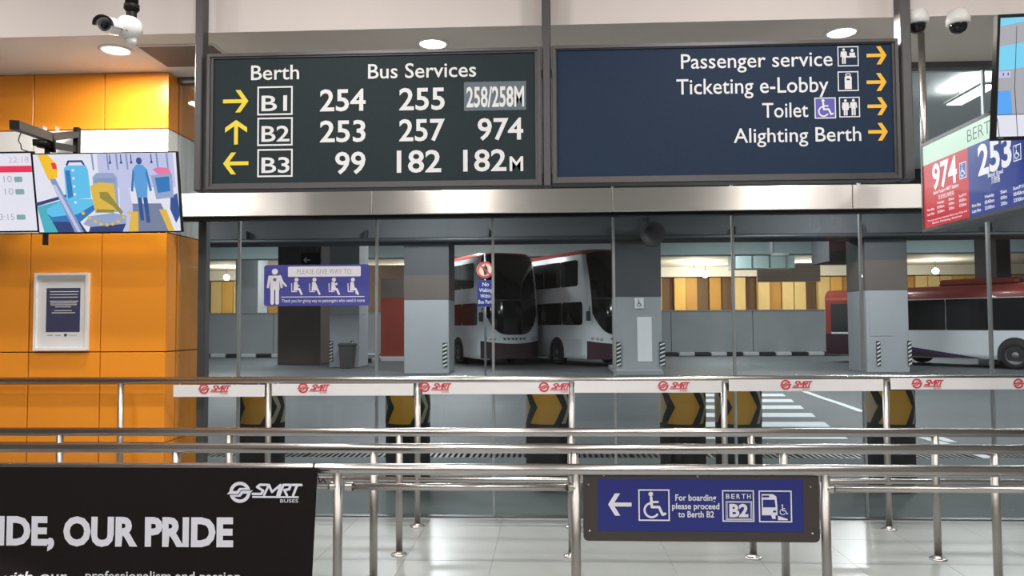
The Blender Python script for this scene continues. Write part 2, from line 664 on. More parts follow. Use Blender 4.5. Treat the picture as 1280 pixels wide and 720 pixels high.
# ================================================================ STRUCTURE: the hall
GY = 6.70            # glass plane
CX = -3.19           # right side of the orange column
CF = 6.51            # its front
BULK = 5.66          # bulkhead face
floor = struct(bx('floor', (-7.2, -6, -.15), (7.2, GY, -.004), 'grout', loc=(0, 0, 0)))
T = .60
g = G()
g.box((.0015, .0015, -.012), (T - .0015, T - .0015, 0), 'tile')
first = None
for i in range(-12, 12):
    for j in range(0, 10):
        x0, y0 = -.40 + i * T + T, GY - .02 - (j + 1) * T
        if x0 < -7.1 or x0 + T > 7.15:
            continue
        if first is None:
            first = g.build('tile', floor, None, True)
            first.location = (x0, y0, 0)
        else:
            share(first, (x0, y0, random.uniform(-.0006, 0)), floor)
bx('tile_field', (-7.1, -6, -.012), (7.1, GY - .02 - 10 * T, 0), 'tile', floor)
struct(bx('ceiling', (-7.2, -6, CEIL), (7.2, BULK + .1, CEIL + .15), 'plaster', loc=(0, 0, CEIL)))
struct(bx('ceiling_soffit', (-7.2, BULK, SOF), (7.2, GY + .25, CEIL + .15), 'soffit', loc=(0, BULK, SOF)))
struct(bx('trim_1', (-7.2, BULK - .02, SOF - .005), (7.2, BULK, CEIL), 'plaster', loc=(0, BULK, SOF)))
struct(bx('wall_back', (-7.2, -6.15, 0), (7.2, -6, CEIL), 'wall', loc=(0, -6, 0)))
struct(bx('wall_left', (-7.2, -6, 0), (-7.05, CF, CEIL), 'wall', loc=(-7.1, 0, 0)))
struct(bx('wall_right', (7.05, -6, 0), (7.2, GY + .2, CEIL), 'wall', loc=(7.1, 0, 0)))

# orange clad column on the left: a dark core carrying lifted-off panels
colm = group_empty('column_orange', (CX, CF, 0))
bx('core', (-7.05, CF + .03, 0), (CX - .03, 7.25, SOF), 'joint', colm)
z_white0, z_white1 = zat(291, CF, 150), zat(161.5, CF, 150)
z_low = zat(440, CF, 130)
xs = [xat(38.5, CF, 300), xat(127.5, CF, 300), CX]
dx = xs[1] - xs[0]
xe = [xs[0] - 2 * dx, xs[0] - dx] + xs
xe = [-7.05] + [x for x in xe if x > -7.0]
zs = [(0, z_low - .75, 'orange'), (z_low - .75, z_low, 'orange'), (z_low, z_white0, 'orange'), (z_white0, z_white1, 'white_panel'), (z_white1, SOF, 'orange')]
for z0, z1, m in zs:
    for a, b in zip(xe[:-1], xe[1:]):
        bx('panel', (a + .004, CF, z0 + .004), (b - (.004 if b < CX - .1 else 0), CF + .03, z1 - .004), m, colm, .003)
    for a, b in ((CF + .031, GY - .01), (GY + .01, 7.25)):
        bx('panel', (CX - .03, a + .002, z0 + .004), (CX, b, z1 - .004), m, colm, .003)

# glass wall: panes between slim joints, beam in front, head frame
jx = [CX + .02, xat(297, GY, 380), xat(470, GY, 380), xat(616, GY, 380), xat(768, GY, 380), xat(918, GY, 380), xat(1079, GY, 380), xat(1240, GY, 380)]
sp = jx[7] - jx[6]
jx += [jx[7] + sp, jx[7] + 2 * sp, 7.05]
jx[-2] = min(jx[-2], 6.4)
BZ0, BZ1 = 2.515, 2.712
for i, (a, b) in enumerate(zip(jx[:-1], jx[1:])):
    w = group_empty('window_%d' % (i + 1), ((a + b) / 2, GY, 0))
    bx('pane', (a + .004, GY - .006, .012), (b - .004, GY + .006, BZ0 + .1), 'pane_glass', w)
    bx('transom_pane', (a + .004, GY - .006, BZ0 + .11), (b - .004, GY + .006, SOF), 'pane_glass', w)
    if i:
        bx('mullion', (a - .010, GY + .014, .0), (a + .010, GY + .05, SOF), 'alu', w)
    else:
        bx('frame_post', (a + .16, GY + .012, 0), (a + .23, GY + .09, SOF), 'alu_dark', w)
struct(bx('trim_2', (CX, GY - .03, -.004), (7.05, GY + .03, .012), 'alu_dark', loc=(0, GY, 0)))
struct(bx('trim_3', (CX, GY - .04, SOF - .05), (7.05, GY + .04, SOF), 'alu_dark', loc=(0, GY, SOF)))
beam = group_empty('trim_beam', (0, 6.55, BZ0))
bs = [CX, xat(465, 6.55, 250), xat(765, 6.55, 250), xat(1066, 6.55, 250)]
bs += [bs[3] + (bs[3] - bs[2]), 7.05]
for a, b in zip(bs[:-1], bs[1:]):
    bx('beam_panel', (a + .002, 6.55, BZ0), (b - .002, 6.66, BZ1), 'beam_steel', beam, .004)
bx('shadow_gap', (CX, 6.57, BZ0 - .03), (7.05, 6.66, BZ0 - .001), 'black', beam)

# ================================================================ STRUCTURE: the bus park outside
park = group_empty('ground_bus_park', (0, 30, 0))
bx('apron', (-40, GY + .03, -.2), (40, 9.7, -.006), 'apron', park)
bx('carriageway', (-60, 10.1, -.25), (60, 80, -.01), 'road', park)
bx('drain_bed', (-40, 9.7, -.2), (40, 10.1, -.08), 'black', park)
g = G()
g.box((0, 9.71, -.04), (.985, 10.09, -.008), 'grate')
for k in range(12):
    pass
gr = G()
for k in range(14):
    gr.box((k * .07 + .01, 9.72, -.04), (k * .07 + .045, 10.08, -.008), 'grate')
gr.box((0, 9.705, -.04), (.985, 9.725, -.008), 'grate')
gr.box((0, 10.075, -.04), (.985, 10.095, -.008), 'grate')
g0 = gr.build('grating', park)
g0['kind'] = 'stuff'
base_loc = g0.location.copy()
g0.location = base_loc + Vector((-8, 0, 0))
for k in range(1, 17):
    share(g0, base_loc + Vector((-8 + k, 0, 0)), park)
# zebra stripes and lane line, thin paint on the road
for k in range(7):
    y0 = 11.3 + k * 1.3
    xl = 1.85 + (y0 - 12) * .16
    g = G()
    g.prism([(xl, y0, -.009), (xl + 2.35, y0, -.009), (xl + 2.47, y0 + .62, -.009), (xl + .1, y0 + .62, -.009)], (0, 0, .004), 'road_white')
    g.build('zebra_stripe', park)
for pts in ([atZ(1006, 489, 0), atZ(1028, 497, 0), atZ(1050, 504, 0), atZ(1078, 514, 0)], [atZ(1148, 544, 0), atZ(1237, 572, 0)], [atZ(1150, 538, 0), atZ(1190, 552, 0)]):
    g = G()
    for a, b in zip(pts[:-1], pts[1:]):
        g.prism([(a.x - .07, a.y, -.009), (a.x + .07, a.y, -.009), (b.x + .07, b.y, -.009), (b.x - .07, b.y, -.009)], (0, 0, .004), 'road_white')
    g.build('lane_line', park)
struct(bx('ceiling_bus_park', (-45, GY + .26, 6.5), (45, 48, 6.8), 'park_ceiling', loc=(0, 25, 6.5)))


def chevron_guard(parent, x0, x1, y, z0, z1):
    """black and cream striped guard strip on a column corner"""
    g = G()
    g.box((x0, y - .03, z0), (x1, y, z1), 'bus_trim')
    n = 6
    h = (z1 - z0) / n
    for k in range(n):
        a = z0 + k * h
        g.prism([(x0 + .01, y - .031, a), (x1 - .01, y - .031, a + h * .45), (x1 - .01, y - .031, a + h * .85), (x0 + .01, y - .031, a + h * .4)], (0, -.006, 0), 'kerb_white')
    g.build('corner_guard', parent)


def column(x0p, x1p, Y, deep, z_split, upper, lower, mid=None, guards=()):
    x0, x1 = xat(x0p, Y, 405), xat(x1p, Y, 405)
    c = group_empty('column_concrete', ((x0 + x1) / 2, Y, 0))
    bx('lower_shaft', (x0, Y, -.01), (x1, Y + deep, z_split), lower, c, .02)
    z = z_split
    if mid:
        bx('reflection_band', (x0, Y, z), (x1, Y + deep, mid[0]), mid[1], c)  # band of colour standing in for a reflection across the column
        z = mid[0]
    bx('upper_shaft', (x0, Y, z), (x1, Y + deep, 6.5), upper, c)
    for (a, b) in guards:
        chevron_guard(c, xat(a, Y - .03), xat(b, Y - .03), Y, .22, 1.0)
    return c


zp = lambda py, Y: zat(py, Y)
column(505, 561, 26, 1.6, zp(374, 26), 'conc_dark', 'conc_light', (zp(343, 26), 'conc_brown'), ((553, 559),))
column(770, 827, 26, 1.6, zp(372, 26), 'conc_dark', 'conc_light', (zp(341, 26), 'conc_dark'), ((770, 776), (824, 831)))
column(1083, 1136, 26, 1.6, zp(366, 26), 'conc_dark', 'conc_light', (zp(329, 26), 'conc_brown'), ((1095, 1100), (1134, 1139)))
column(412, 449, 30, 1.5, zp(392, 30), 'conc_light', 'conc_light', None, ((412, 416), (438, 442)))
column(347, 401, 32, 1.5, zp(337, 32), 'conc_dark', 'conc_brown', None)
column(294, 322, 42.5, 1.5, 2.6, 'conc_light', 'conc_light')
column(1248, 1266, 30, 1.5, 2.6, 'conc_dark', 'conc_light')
# overhead beams
struct(bx('beam_front', (-45, 26.02, 4.33), (45, 27.4, 6.5), 'conc_dark', loc=(0, 26, 4.4)))
struct(bx('beam_middle', (-45, 38, 4.82), (45, 39, 6.5), 'conc_teal', loc=(0, 38, 5)))
struct(bx('beam_right', (xat(1028, 34), 33, zp(332, 34)), (xat(1079, 34), 35.2, 6.5), 'conc_dark', loc=(14, 34, 4)))
# parapet with a painted kerb
pw = group_empty('wall_parapet', (0, 40, 0))
PZ = zp(390.5, 40)
px = [-30 + 4.0 * k for k in range(16)]
for a, b in zip(px[:-1], px[1:]):
    bx('wall_panel', (a + .015, 40, .15), (b - .015, 40.25, PZ), 'parapet', pw)
bx('coping', (-30, 39.96, PZ), (30, 40.3, PZ + .06), 'conc_light', pw)
gk = {}
for k in range(54):
    m = 'kerb_white' if k % 2 else 'bus_trim'
    x = -21 + k * .78
    if m not in gk:
        gk[m] = bx('kerb_block', (x + .01, 39.6, -.02), (x + .77, 40, .17), m, pw, .03)
        gk[m + 'x'] = x
    else:
        share(gk[m], gk[m].location + Vector((x - gk[m + 'x'], 0, 0)), pw)
island = group_empty('kerb_island', (-10, 35, 0))
bx('slab', (xat(365, 34), 34, -.02), (xat(470, 34), 38, .16), 'road', island)
for k in range(14):
    a = xat(365, 34) + k * .27
    bx('kerb_block', (a + .004, 33.75, -.02), (a + .266, 34, .17), 'kerb_white' if k % 2 else 'bus_trim', island, .02)
struct(bx('kerb_columns', (xat(770, 25.4), 25.3, -.02), (xat(828, 25.4), 29, .12), 'conc_light', loc=(0, 27, 0)))

# far lit hall behind the parapet
fh = group_empty('wall_far_hall', (0, 58, 0))
n = 0
rnd = random.Random(3)
for k in range(76):
    x = -31 + k * .85
    m = rnd.choice(('hall_yellow', 'hall_yellow', 'hall_amber', 'hall_brown', 'hall_cream'))
    dy = {'hall_brown': .5, 'hall_amber': .2}.get(m, 0)
    bx('panel', (x + .03, 58 + dy, 0), (x + .82, 58.7, zp(349, 58)), m, fh)
bx('fascia', (-32, 57.6, zp(348, 58)), (35, 58.7, FHC), 'hall_white', fh)
struct(bx('ceiling_far_hall', (-35, 48, FHC), (36, 62, 7.0), 'hall_white', loc=(0, 54, 6)))
struct(bx('wall_far', (-60, 66, 0), (60, 66.3, 7), 'conc_dark', loc=(0, 66, 0)))
lv = group_empty('wall_louvre', (17, 50, 4))
lx0, lx1 = xat(948, 50), xat(1027, 50)
for k in range(9):
    z = zp(355, 50) + k * .125
    bx('slat', (lx0, 50, z), (lx1, 50.08, z + .10), 'louvre', lv)
bx('backing', (lx0, 50.09, zp(355, 50)), (lx1, 50.2, zp(332, 50)), 'hall_brown', lv)
rw = group_empty('wall_red', (-7, 33, 0))
bx('board', (xat(476, 35), 35, 0), (xat(509, 35), 35.3, zp(372, 35)), 'red_wall', rw)
bx('board', (xat(476, 35), 35.02, zp(372, 35) + .02), (xat(509, 35), 35.3, zp(347, 35)), 'conc_brown', rw)
bx('plinth', (xat(474, 34.9), 34.9, 0), (xat(509, 34.9), 35, .2), 'kerb_white', rw)
struct(bx('wall_dark_bay', (xat(450, 44), 44, 0), (xat(520, 44), 44.3, zp(330, 44)), 'hall_brown', loc=(-9, 44, 0)))


# ================================================================ THINGS: hanging signs
SY = 5.45


def sign_box(root, pL, pT, pR, pB, iL, iT, iR, iB, face):
    """extruded frame with a recessed printed face; pixel lefts, tops ... of the frame and its opening"""
    a, b = atY(pL, (pT + pB) / 2, SY), atY(pR, (pT + pB) / 2, SY)
    x0, x1 = a.x, b.x
    m = (pL + pR) / 2
    z1, z0 = atY(m, pT, SY).z, atY(m, pB, SY).z
    u0, u1 = atY(iL, (pT + pB) / 2, SY).x, atY(iR, (pT + pB) / 2, SY).x
    w1, w0 = atY(m, iT, SY).z, atY(m, iB, SY).z
    g = G()
    D = .13
    e = .012    # moulded frame: a front lip, a step and the deep case
    rc = lambda i, y: [(x0 + i, y, z0 + i), (x1 - i, y, z0 + i), (x1 - i, y, z1 - i), (x0 + i, y, z1 - i)]
    inn = lambda y: [(u0, y, w0), (u1, y, w0), (u1, y, w1), (u0, y, w1)]
    g.ring(rc(0, SY + .012), inn(SY + .012), (0, D - .012, 0), 'sign_frame')
    g.ring(rc(.006, SY), rc(.026, SY), (0, .0125, 0), 'sign_frame')
    g.build('frame', root)
    bx('face_panel', (u0, SY + .022, w0), (u1, SY + .04, w1), face, root)
    bx('back_panel', (u0, SY + .10, w0), (u1, SY + .12, w1), 'sign_frame', root)
    return x0, x1, z0, z1


def hang_post(root, pa, pb, py, zb):
    a, b = atY(pa, py, SY + .07), atY(pb, py, SY + .07)
    g = G()
    g.box((a.x, SY + .02, zb), (b.x, SY + .13, CEIL), 'sign_frame', .008)
    p = g.build('post', root)
    bx('ceiling_plate', (a.x - .06, SY - .03, CEIL - .02), (b.x + .06, SY + .18, CEIL), 'sign_frame', p)


s1 = thing('hanging_sign', 'dark slate overhead sign listing berths B1 to B3 and bus service numbers', 'sign', (-1.24, SY, 2.56), 'overhead signs')
x0, x1, z0, z1 = sign_box(s1, 257, 62, 677, 235, 265, 68.5, 669, 226.5, 'sign_slate')
hang_post(s1, 247.5, 256.5, 60, z0)
hang_post(s1, 677.5, 688.5, 60, z0)
A = Art((0, SY + .022, 0), (1, 0, 0), (0, 0, 1))
W = 'white'
A.text('Berth', 314, 374, 81.5, 99.5, W, .008)
A.done('lettering', s1)
A.text('Bus Services', 460, 595, 79, 97, W, .008)
A.done('lettering', s1)
for bt, (b0, b1), (t0, t1), tx in (('B1', (108, 144), (119.5, 138.5), (327, 359)), ('B2', (147, 182.3), (157.5, 176.8), (327, 362)), ('B3', (186.3, 221.3), (196.8, 215.8), (327, 362))):
    A.item(344, (b0 + b1) / 2, 2)
    A.frame(321.8, b0, 366, b1, 2.0, W)
    A.text(bt, tx[0], tx[1], t0, t1, W, .012)
    A.done('lettering', s1)
for s, xa, xb, t, b in (('254', 400, 457, 111.7, 138.3), ('255', 499, 556, 110, 137), ('253', 400, 457, 150.7, 177), ('257', 499, 556, 149, 175.7),
                        ('974', 597, 654, 147.7, 174.3), ('99', 419, 457, 190, 216.7), ('182', 496, 551.5, 188, 215), ('182', 579, 633, 187, 213.5)):
    A.text(s, xa, xb, t, b, W, .017)
    A.done('lettering', s1)
A.text('M', 637, 654, 195.5, 213.5, W, .017)
A.done('lettering', s1)
A.item(619, 120, 1)
A.rect(580, 102, 657.5, 138, 'patch_grey')
A.text('258/258M', 583, 655, 108.3, 133, W, .022)
A.done('number_patch', s1)
A.arrow(279, 112.7, 310.7, 140.7, 'r', 'yellow', 4.8)
A.done('arrow', s1)
A.arrow(281.5, 150, 309, 180.7, 'u', 'yellow', 4.8)
A.done('arrow', s1)
A.arrow(279, 190.7, 310.7, 218, 'l', 'yellow', 4.8)
A.done('arrow', s1)

s2 = thing('hanging_sign', 'navy overhead sign pointing to passenger service, ticketing, toilet and alighting berth', 'sign', (1.22, SY, 2.56), 'overhead signs')
x0, x1, z0, z1 = sign_box(s2, 690, 51.5, 1126, 227, 696, 57.5, 1118, 218, 'sign_navy')
hang_post(s2, 1122.5, 1135.5, 60, z0)
A = Art((0, SY + .022, 0), (1, 0, 0), (0, 0, 1))
A.text('Passenger service', 850.7, 1040, 66, 84.2, W, .006)
A.done('lettering', s2)
A.text('Ticketing e-Lobby', 845, 1035, 97.5, 116.5, W, .006)
A.done('lettering', s2)
A.text('Toilet', 952.7, 1010, 128.5, 146.7, W, .006)
A.done('lettering', s2)
A.text('Alighting Berth', 916.7, 1076, 159.5, 177.3, W, .006)
A.done('lettering', s2)
for (a, t, b, bo, m) in ((1046.7, 58, 1073, 83, None), (1047, 89.3, 1073, 114, None), (1018, 122, 1044.7, 148.3, 'violet'), (1048.7, 121.3, 1074.7, 146.7, None)):
    A.item((a + b) / 2, (t + bo) / 2)
    if m:
        A.rect(a, t, b, bo, m, 1)
    A.frame(a, t, b, bo, 1.3, W, 2)
A.person(1054.5, 60.5, 80, W)
A.item(1060, 70)
A.disc(1065, 63.3, 2.0, W, 2)
A.rect(1061.5, 66, 1068.5, 70.2, W, 2)
A.rect(1057, 70.2, 1069.5, 72.2, W, 2)
A.done('pictogram', s2)
A.item(1060, 101.5)
A.rect(1055.6, 96, 1064.4, 111.5, W, 2)
A.rect(1056.6, 92, 1063.4, 96.5, W, 2, 1.2)
A.rect(1057.8, 93.2, 1062.2, 95, 'sign_navy', 3)
A.rect(1058, 98.5, 1062, 100.5, 'sign_navy', 3)
A.done('pictogram', s2)
A.wheelchair(1018, 122, 1044.7, 148.3, W)
A.done('pictogram', s2)
A.person(1056.7, 124, 144.5, W, 2, True)
A.person(1066.7, 123.5, 144.5, W)
A.done('pictogram', s2)
for t, b, dx_ in ((58, 80.7, 0), (91.5, 114, 0), (121.6, 144.2, 1.2), (153.8, 176, 2)):
    A.arrow(1083 + dx_, t, 1108 + dx_ * .8, b, 'r', 'amber', 4.3)
    A.done('arrow', s2)

# ================================================================ THINGS: queue railings
R1, R2, R3, R4 = 4.17, 4.87, 5.60, 6.38
RH = .878


def railing(name, label, Y, H, post_px, xa, xb, post_r=.024, rail_r=.030, mids=(), post_y=600, mid_spans=None):
    r = thing(name, label, 'railing', (0, Y, 0), 'queue railings')
    g = G()
    g.tube((xa, Y, H - rail_r), (xb, Y, H - rail_r), rail_r, 'steel', 20)
    g.build('top_rail', r)
    xsp = [xat(p, Y, post_y) for p in post_px]
    for x in xsp:
        g = G()
        g.tube((x, Y, .006), (x, Y, H - rail_r * 1.2), post_r, 'steel_post', 16)
        p = g.build('post', r)
        g = G()
        g.lathe((x, Y, 0), (0, 0, 1), [(.0, 0), (.058, 0), (.058, .006), (.05, .011), (.026, .016), (.026, .03)], 'steel', 18)
        g.build('base_flange', p)
    for (zm, rr, a, b) in mids:
        g = G()
        g.tube((a, Y, zm), (b, Y, zm), rr, 'steel', 14)
        for e in (a, b):
            if xa < e < xb:
                g.lathe((e, Y, zm), (1, 0, 0), [(rr * 1.25, -.018), (rr * 1.25, .018)], 'steel', 14)
        g.build('mid_rail', r)
    return xsp


pz1 = zat(609, R1)
p1 = [xat(422, R1, 640), xat(720, R1, 640), xat(1032, R1, 640)]
railing('queue_railing', 'nearest steel queue railing, carrying the black banner and the blue boarding board', R1, RH,
        (110, 422, 720, 1032), -4.2, 4.2, mids=((pz1, .019, p1[0] + .06, p1[1] - .02), (pz1, .019, p1[2] + .02, 4.2), (pz1, .019, -4.2, p1[0] - .02)), post_y=640)
railing('queue_railing', 'second steel queue railing from the front, behind the banner', R2, RH, (-30, 220, 467, 718, 980, 1244), -4.6, 4.6)
railing('queue_railing', 'third steel queue railing from the front, a lane before the white strips', R3, RH, (74, 286, 499, 714, 940, 1170), -5.0, 5.0)
zm4 = zat(600, R4)
p4px = (-35, 150, 335, 522, 715, 906, 1109)
p4 = [xat(p, R4, 560) for p in p4px] + [xat(1109, R4, 560) + 1.25, 6.2]
railing('queue_railing', 'tall rear steel railing before the glass wall, hung with white strips', R4, 1.187, p4px + (1330,), -5.2, 6.2, .024, .031, post_y=560,
        mids=((zm4, .022, xat(232, R4, 600), 6.2),))

# white strips under the rear rail
names = ['leftmost', 'second from the left', 'third from the left', 'middle', 'third from the right', 'second from the right', 'rightmost']
spans = [(217, 331), (340, 517), (528, 711), (718, 902), (911, 1104), (1113, 1330)]
logos = [((255, 282.5, 288),), ((379, 386, 413),), ((531, 538, 563), (680, 686.5, 711)), ((829, 836, 865),), ((982, 989, 1018),), ((1146, 1153, 1181), (1273, 1281, 1308))]
lab = ['white strip with red operator logo on rear railing beside the orange column', 'white strip with red operator logo below the blue give way sticker',
       'white strip with two red logos on rear railing before the double-decker buses', 'white strip on rear railing above the blue boarding board, before a grey column',
       'white strip on rear railing before the zebra crossing and gold bollard', 'white strip on rear railing at the far right before the single-decker bus']
for i, ((a, b), lg) in enumerate(zip(spans, logos)):
    yc = 488.5 - (a + b) / 2 * .0072
    xa, xb = xat(a, R4 - .03, yc), xat(b, R4 - .03, yc)
    top, bot = zat(481.8 - (a + b) / 2 * .0070, R4, 640), zat(497.3 - (a + b) / 2 * .0083, R4, 640)
    d = -.0054 * ((a + b) / 2 - 640) / 1000 * R4
    st = thing('logo_strip', lab[i], 'banner strip', ((xa + xb) / 2, R4, bot), 'white logo strips on the rear railing')
    bx('sheet', (xa, R4 - .034, bot), (xb, R4 - .031, top), 'strip_white', st)
    for e in (xa + .05, xb - .05):
        g = G()
        g.box((e - .004, R4 - .0305, top - .012), (e + .004, R4 - .024, 1.187 - .05), 'alu')
        g.build('tie', st)
    A = Art((0, R4 - .034, 0), (1, 0, 0), (0, 0, 1))
    for q in lg:
        cx = q[0]
        s0, s1_ = cx + 9.5, cx + 33
        yl = yc - .3
        A.logo(cx, yl, 6.3, 'red_print', 'strip_white')
        A.smrt(s0, s1_, yl - 4.8, yl + 2.2, 'red_print')
        A.item(cx + 20, yl)
        A.rect(s0 - 1.5, yl + 3.0, s1_ - 3, yl + 4.1, 'red_print', 2)
        A.text('BUSES', cx + 21, cx + 30, yl + 5.0, yl + 6.8, 'red_print', 0)
        A.done('logo', st)

# black banner on the nearest railing
BY = R1 - .040
bt, bb = zat(584.5, BY, 200), .12
bxl, bxr = -3.3, xat(397, BY, 590)
warp = lambda u, v: (.034 * math.exp(-((v - (.30 + (u + 2.9) * -.28)) / .05) ** 2) * max(0, min(1, (-1.55 - u) / 1.0)) + .005 * math.sin(u * 5.1) * (bt - v)
                     + .004 * math.sin(u * 11 + v * 6) * (bt - v))
ban = thing('banner', 'black cloth banner lettered OUR PRIDE tied to the nearest railing', 'banner', ((bxl + bxr) / 2, BY, bb))
g = G()
nu, nv = 90, 30
for back in (0, 1):
    n = len(g.v)
    for j in range(nv + 1):
        for i in range(nu + 1):
            v = bb + (bt - bb) * j / nv
            xr = bxr - .018 * (bt - v) / .4
            u = bxl + (xr - bxl) * i / nu
            g.v.append(Vector((u, BY - warp(u, v) + back * .0015, v)))
    for j in range(nv):
        for i in range(nu):
            a = n + j * (nu + 1) + i
            q = [a, a + 1, a + nu + 2, a + nu + 1]
            g.face(q if not back else q[::-1], 'banner_black', True)
g.build('cloth', ban)
A = Art((0, BY, 0), (1, 0, 0), (0, 0, 1), warp)
A.text('IDE, OUR PRIDE', -3, 290.5, 645.8, 680.7, 'print_white', .045, 0)
A.done('lettering', ban)
A.text('with our', 3, 84, 714, 725, 'print_white', .01)
A.done('lettering', ban)
A.text('professionalism and passion', 107, 300, 714, 725, 'print_white', .01)
A.done('lettering', ban)
A.logo(300, 615.3, 13.3, 'print_white', 'banner_black')
A.smrt(315.5, 377.5, 604.3, 619, 'print_white')
A.item(340, 621)
A.rect(315.5, 620, 373.5, 622.3, 'print_white', 2)
A.text('BUSES', 350.5, 373, 624, 628, 'print_white', .005)
A.done('logo', ban)
g = G()
tx = xat(393, R1, 580)
g.lathe((tx, R1, RH - .030), (1, .1, 0), [(.031, -.004), (.036, 0), (.031, .004)], 'black', 16)
g.path([(tx + .01, R1 - .03, RH - .05), (bxr - .02, BY - .005, bt - .012), (tx + .12, R1 - .02, bt - .016), (p1[0] + .01, R1 - .028, bt - .02)], .0035, 'black', 6)
g.path([(bxr - .005, BY - .004, bt - .02), (bxr + .015, BY - .004, bt - .075), (bxr + .03, BY - .004, bt - .055), (bxr + .045, BY - .004, bt - .075)], .003, 'black', 6)
g.build('tie_cord', ban)

# blue boarding board between two posts of the nearest railing
QY = R1 - .012
bd = thing('boarding_board', 'blue and brown boarding notice board pointing left to Berth B2, below the nearest rail', 'sign board', atY(876, 677, QY))
A = Art((0, QY, 0), (1, 0, 0), (0, 0, 1), base=0, step=0)
A.item(876, 632, 0)
pts = []
for cx, cy, a0 in ((1023.2 - 6, 677 - 6, 0), (728 + 6, 677 - 6, 90), (728 + 6, 586.6 + 6, 180), (1023.2 - 6, 586.6 + 6, 270)):
    for k in range(6):
        a = math.radians(a0 + k * 18)
        pts.append(A.w(*A.P(cx + 6 * math.cos(a), cy + 6 * math.sin(a)), 0))
g = G()
g.prism(pts, (0, .018, 0), 'board_brown')
g.build('backboard', bd)
A = Art((0, QY, 0), (1, 0, 0), (0, 0, 1), base=.001)
A.item(876, 632, 0)
A.rect(746.5, 598.8, 1003.6, 664.3, 'blue', 0)
PW = 'print_white'
A.arrow(760, 616.6, 789.4, 644.4, 'l', PW, 5)
A.item(817.5, 631.3)
A.frame(797.9, 611.5, 837, 651, 1.7, PW, 2)
A.wheelchair(797.9, 611.5, 837, 651, PW)
for s, a, b, t, bo in (('For boarding', 844, 895, 618, 625.6), ('please proceed', 840, 899, 628.6, 636.2), ('to Berth B2', 847.6, 892.4, 638.8, 646.4)):
    A.text(s, a, b, t, bo, PW, .018)
A.item(922.5, 632.3)
A.frame(902.7, 612.6, 942.5, 652, 1.5, PW, 2)
A.frame(907, 626.3, 940, 649.8, .8, PW, 2)
A.frame(908.6, 627.7, 938.4, 648.4, .6, PW, 2)
for k, c in enumerate('BERTH'):
    A.text(c, 907.3 + k * 6.6, 907.3 + k * 6.6 + 4.6, 617.3, 623.3, PW, .012)
A.text('B2', 911.5, 935.2, 629.8, 645.4, PW, .04)
A.item(969, 633)
A.frame(948.3, 613, 989.7, 652.8, 1.6, PW, 2)
A.poly([(952, 617.5), (966, 617.5), (970.5, 620.5), (971.5, 632), (971.5, 644), (969, 644), (969, 648.5), (965, 648.5), (963.5, 644), (952, 644)], PW, 2)
A.poly([(953.5, 624.5), (968.3, 624.5), (969.3, 634), (953.5, 634)], 'blue', 3)
A.rect(952.8, 619.2, 961.5, 621.6, 'blue', 3)
A.rect(966, 638, 970, 640.4, 'blue', 3)
A.poly([(972, 644.5), (984, 648.6), (984, 650), (972, 650)], PW, 2)
A.wheelchair(972, 629, 986.5, 645.5, PW)
A.done('printed_face', bd)
for x, y in ((754.8, 594.2), (872, 595.6), (1013.2, 608.6), (1015.5, 667), (737, 663.6), (735.5, 605.8)):
    p = atY(x, y, QY)
    g = G()
    g.lathe(p, (0, -1, 0), [(.005, 0), (.0045, .0025), (.002, .0035), (0, .0035)], 'alu', 8)
    g.build('screw', bd)
for xx in (p1[1], p1[2]):
    for pz in (598, 664):
        z = zat(pz, QY, 876)
        sd = 1 if xx == p1[1] else -1
        bx('clamp', (xx + sd * .0245, QY + .002, z - .012), (xx + sd * .05, QY + .022, z + .012), 'alu', bd)


# ================================================================ THINGS: left screens, poster, cameras, lamps
TY = 5.75
TILT = math.radians(10)
# plane of the two screens, leaning so that it faces a little down
c0 = atY(132, 241, TY)
sU, sV = Vector((1, 0, 0)), Vector((0, math.sin(TILT) * -1, math.cos(TILT)))


def screen(name, label, pL, pR, pT, pB, art):
    A = Art(c0, sU, sV)
    A.item((pL + pR) / 2, (pT + pB) / 2)
    u0, v1 = A.P(pL, pT)
    u1, v0 = A.P(pR, pB)
    A.base = 0
    N = A.N
    b = A.o + sU * ((u0 + u1) / 2) + sV * v0
    t = thing(name, label, 'screen', b, 'screens')
    c = lambda u, v, d: A.o + sU * u + sV * v - N * d
    g = G()
    g.prism([c(u0, v0, .045), c(u1, v0, .045), c(u1, v1, .045), c(u0, v1, .045)], N * .045, 'black')
    g.build('casing', t)
    g = G()
    g.prism([c(u0 + .15, v0 + .1, .075), c(u1 - .15, v0 + .1, .075), c(u1 - .15, v1 - .1, .075), c(u0 + .15, v1 - .1, .075)], N * .03, 'black')
    g.build('rear_housing', t)
    A.base = .0012
    art(A)
    A.done('screen_image', t)
    return t


def art_left(A):
    A.item(-45, 241, 0)
    A.rect(-133, 193, 42.2, 289.5, 'scr_white', 0)
    A.rect(-133, 208.5, 42.2, 216.5, 'scr_red', 1)
    for s, a, b, t, bo, tg in (('10', 3, 14, 220, 228, (17, 27)), ('10', 4.5, 16, 235.5, 243.5, (18.5, 29.5)), ('3:15', -2, 17, 267.5, 275, (20, 31))):
        A.text(s, a + 2, b + 1, t, bo, 'scr_grey', -.012)
        A.item((tg[0] + tg[1]) / 2, (t + bo) / 2)
        A.rect(tg[0] + 1, t + .8, tg[1] + 1, bo - .4, 'scr_tag', 1, 1.2)
    A.text('22:18', 11, 36, 196, 203, 'scr_pink', -.02)


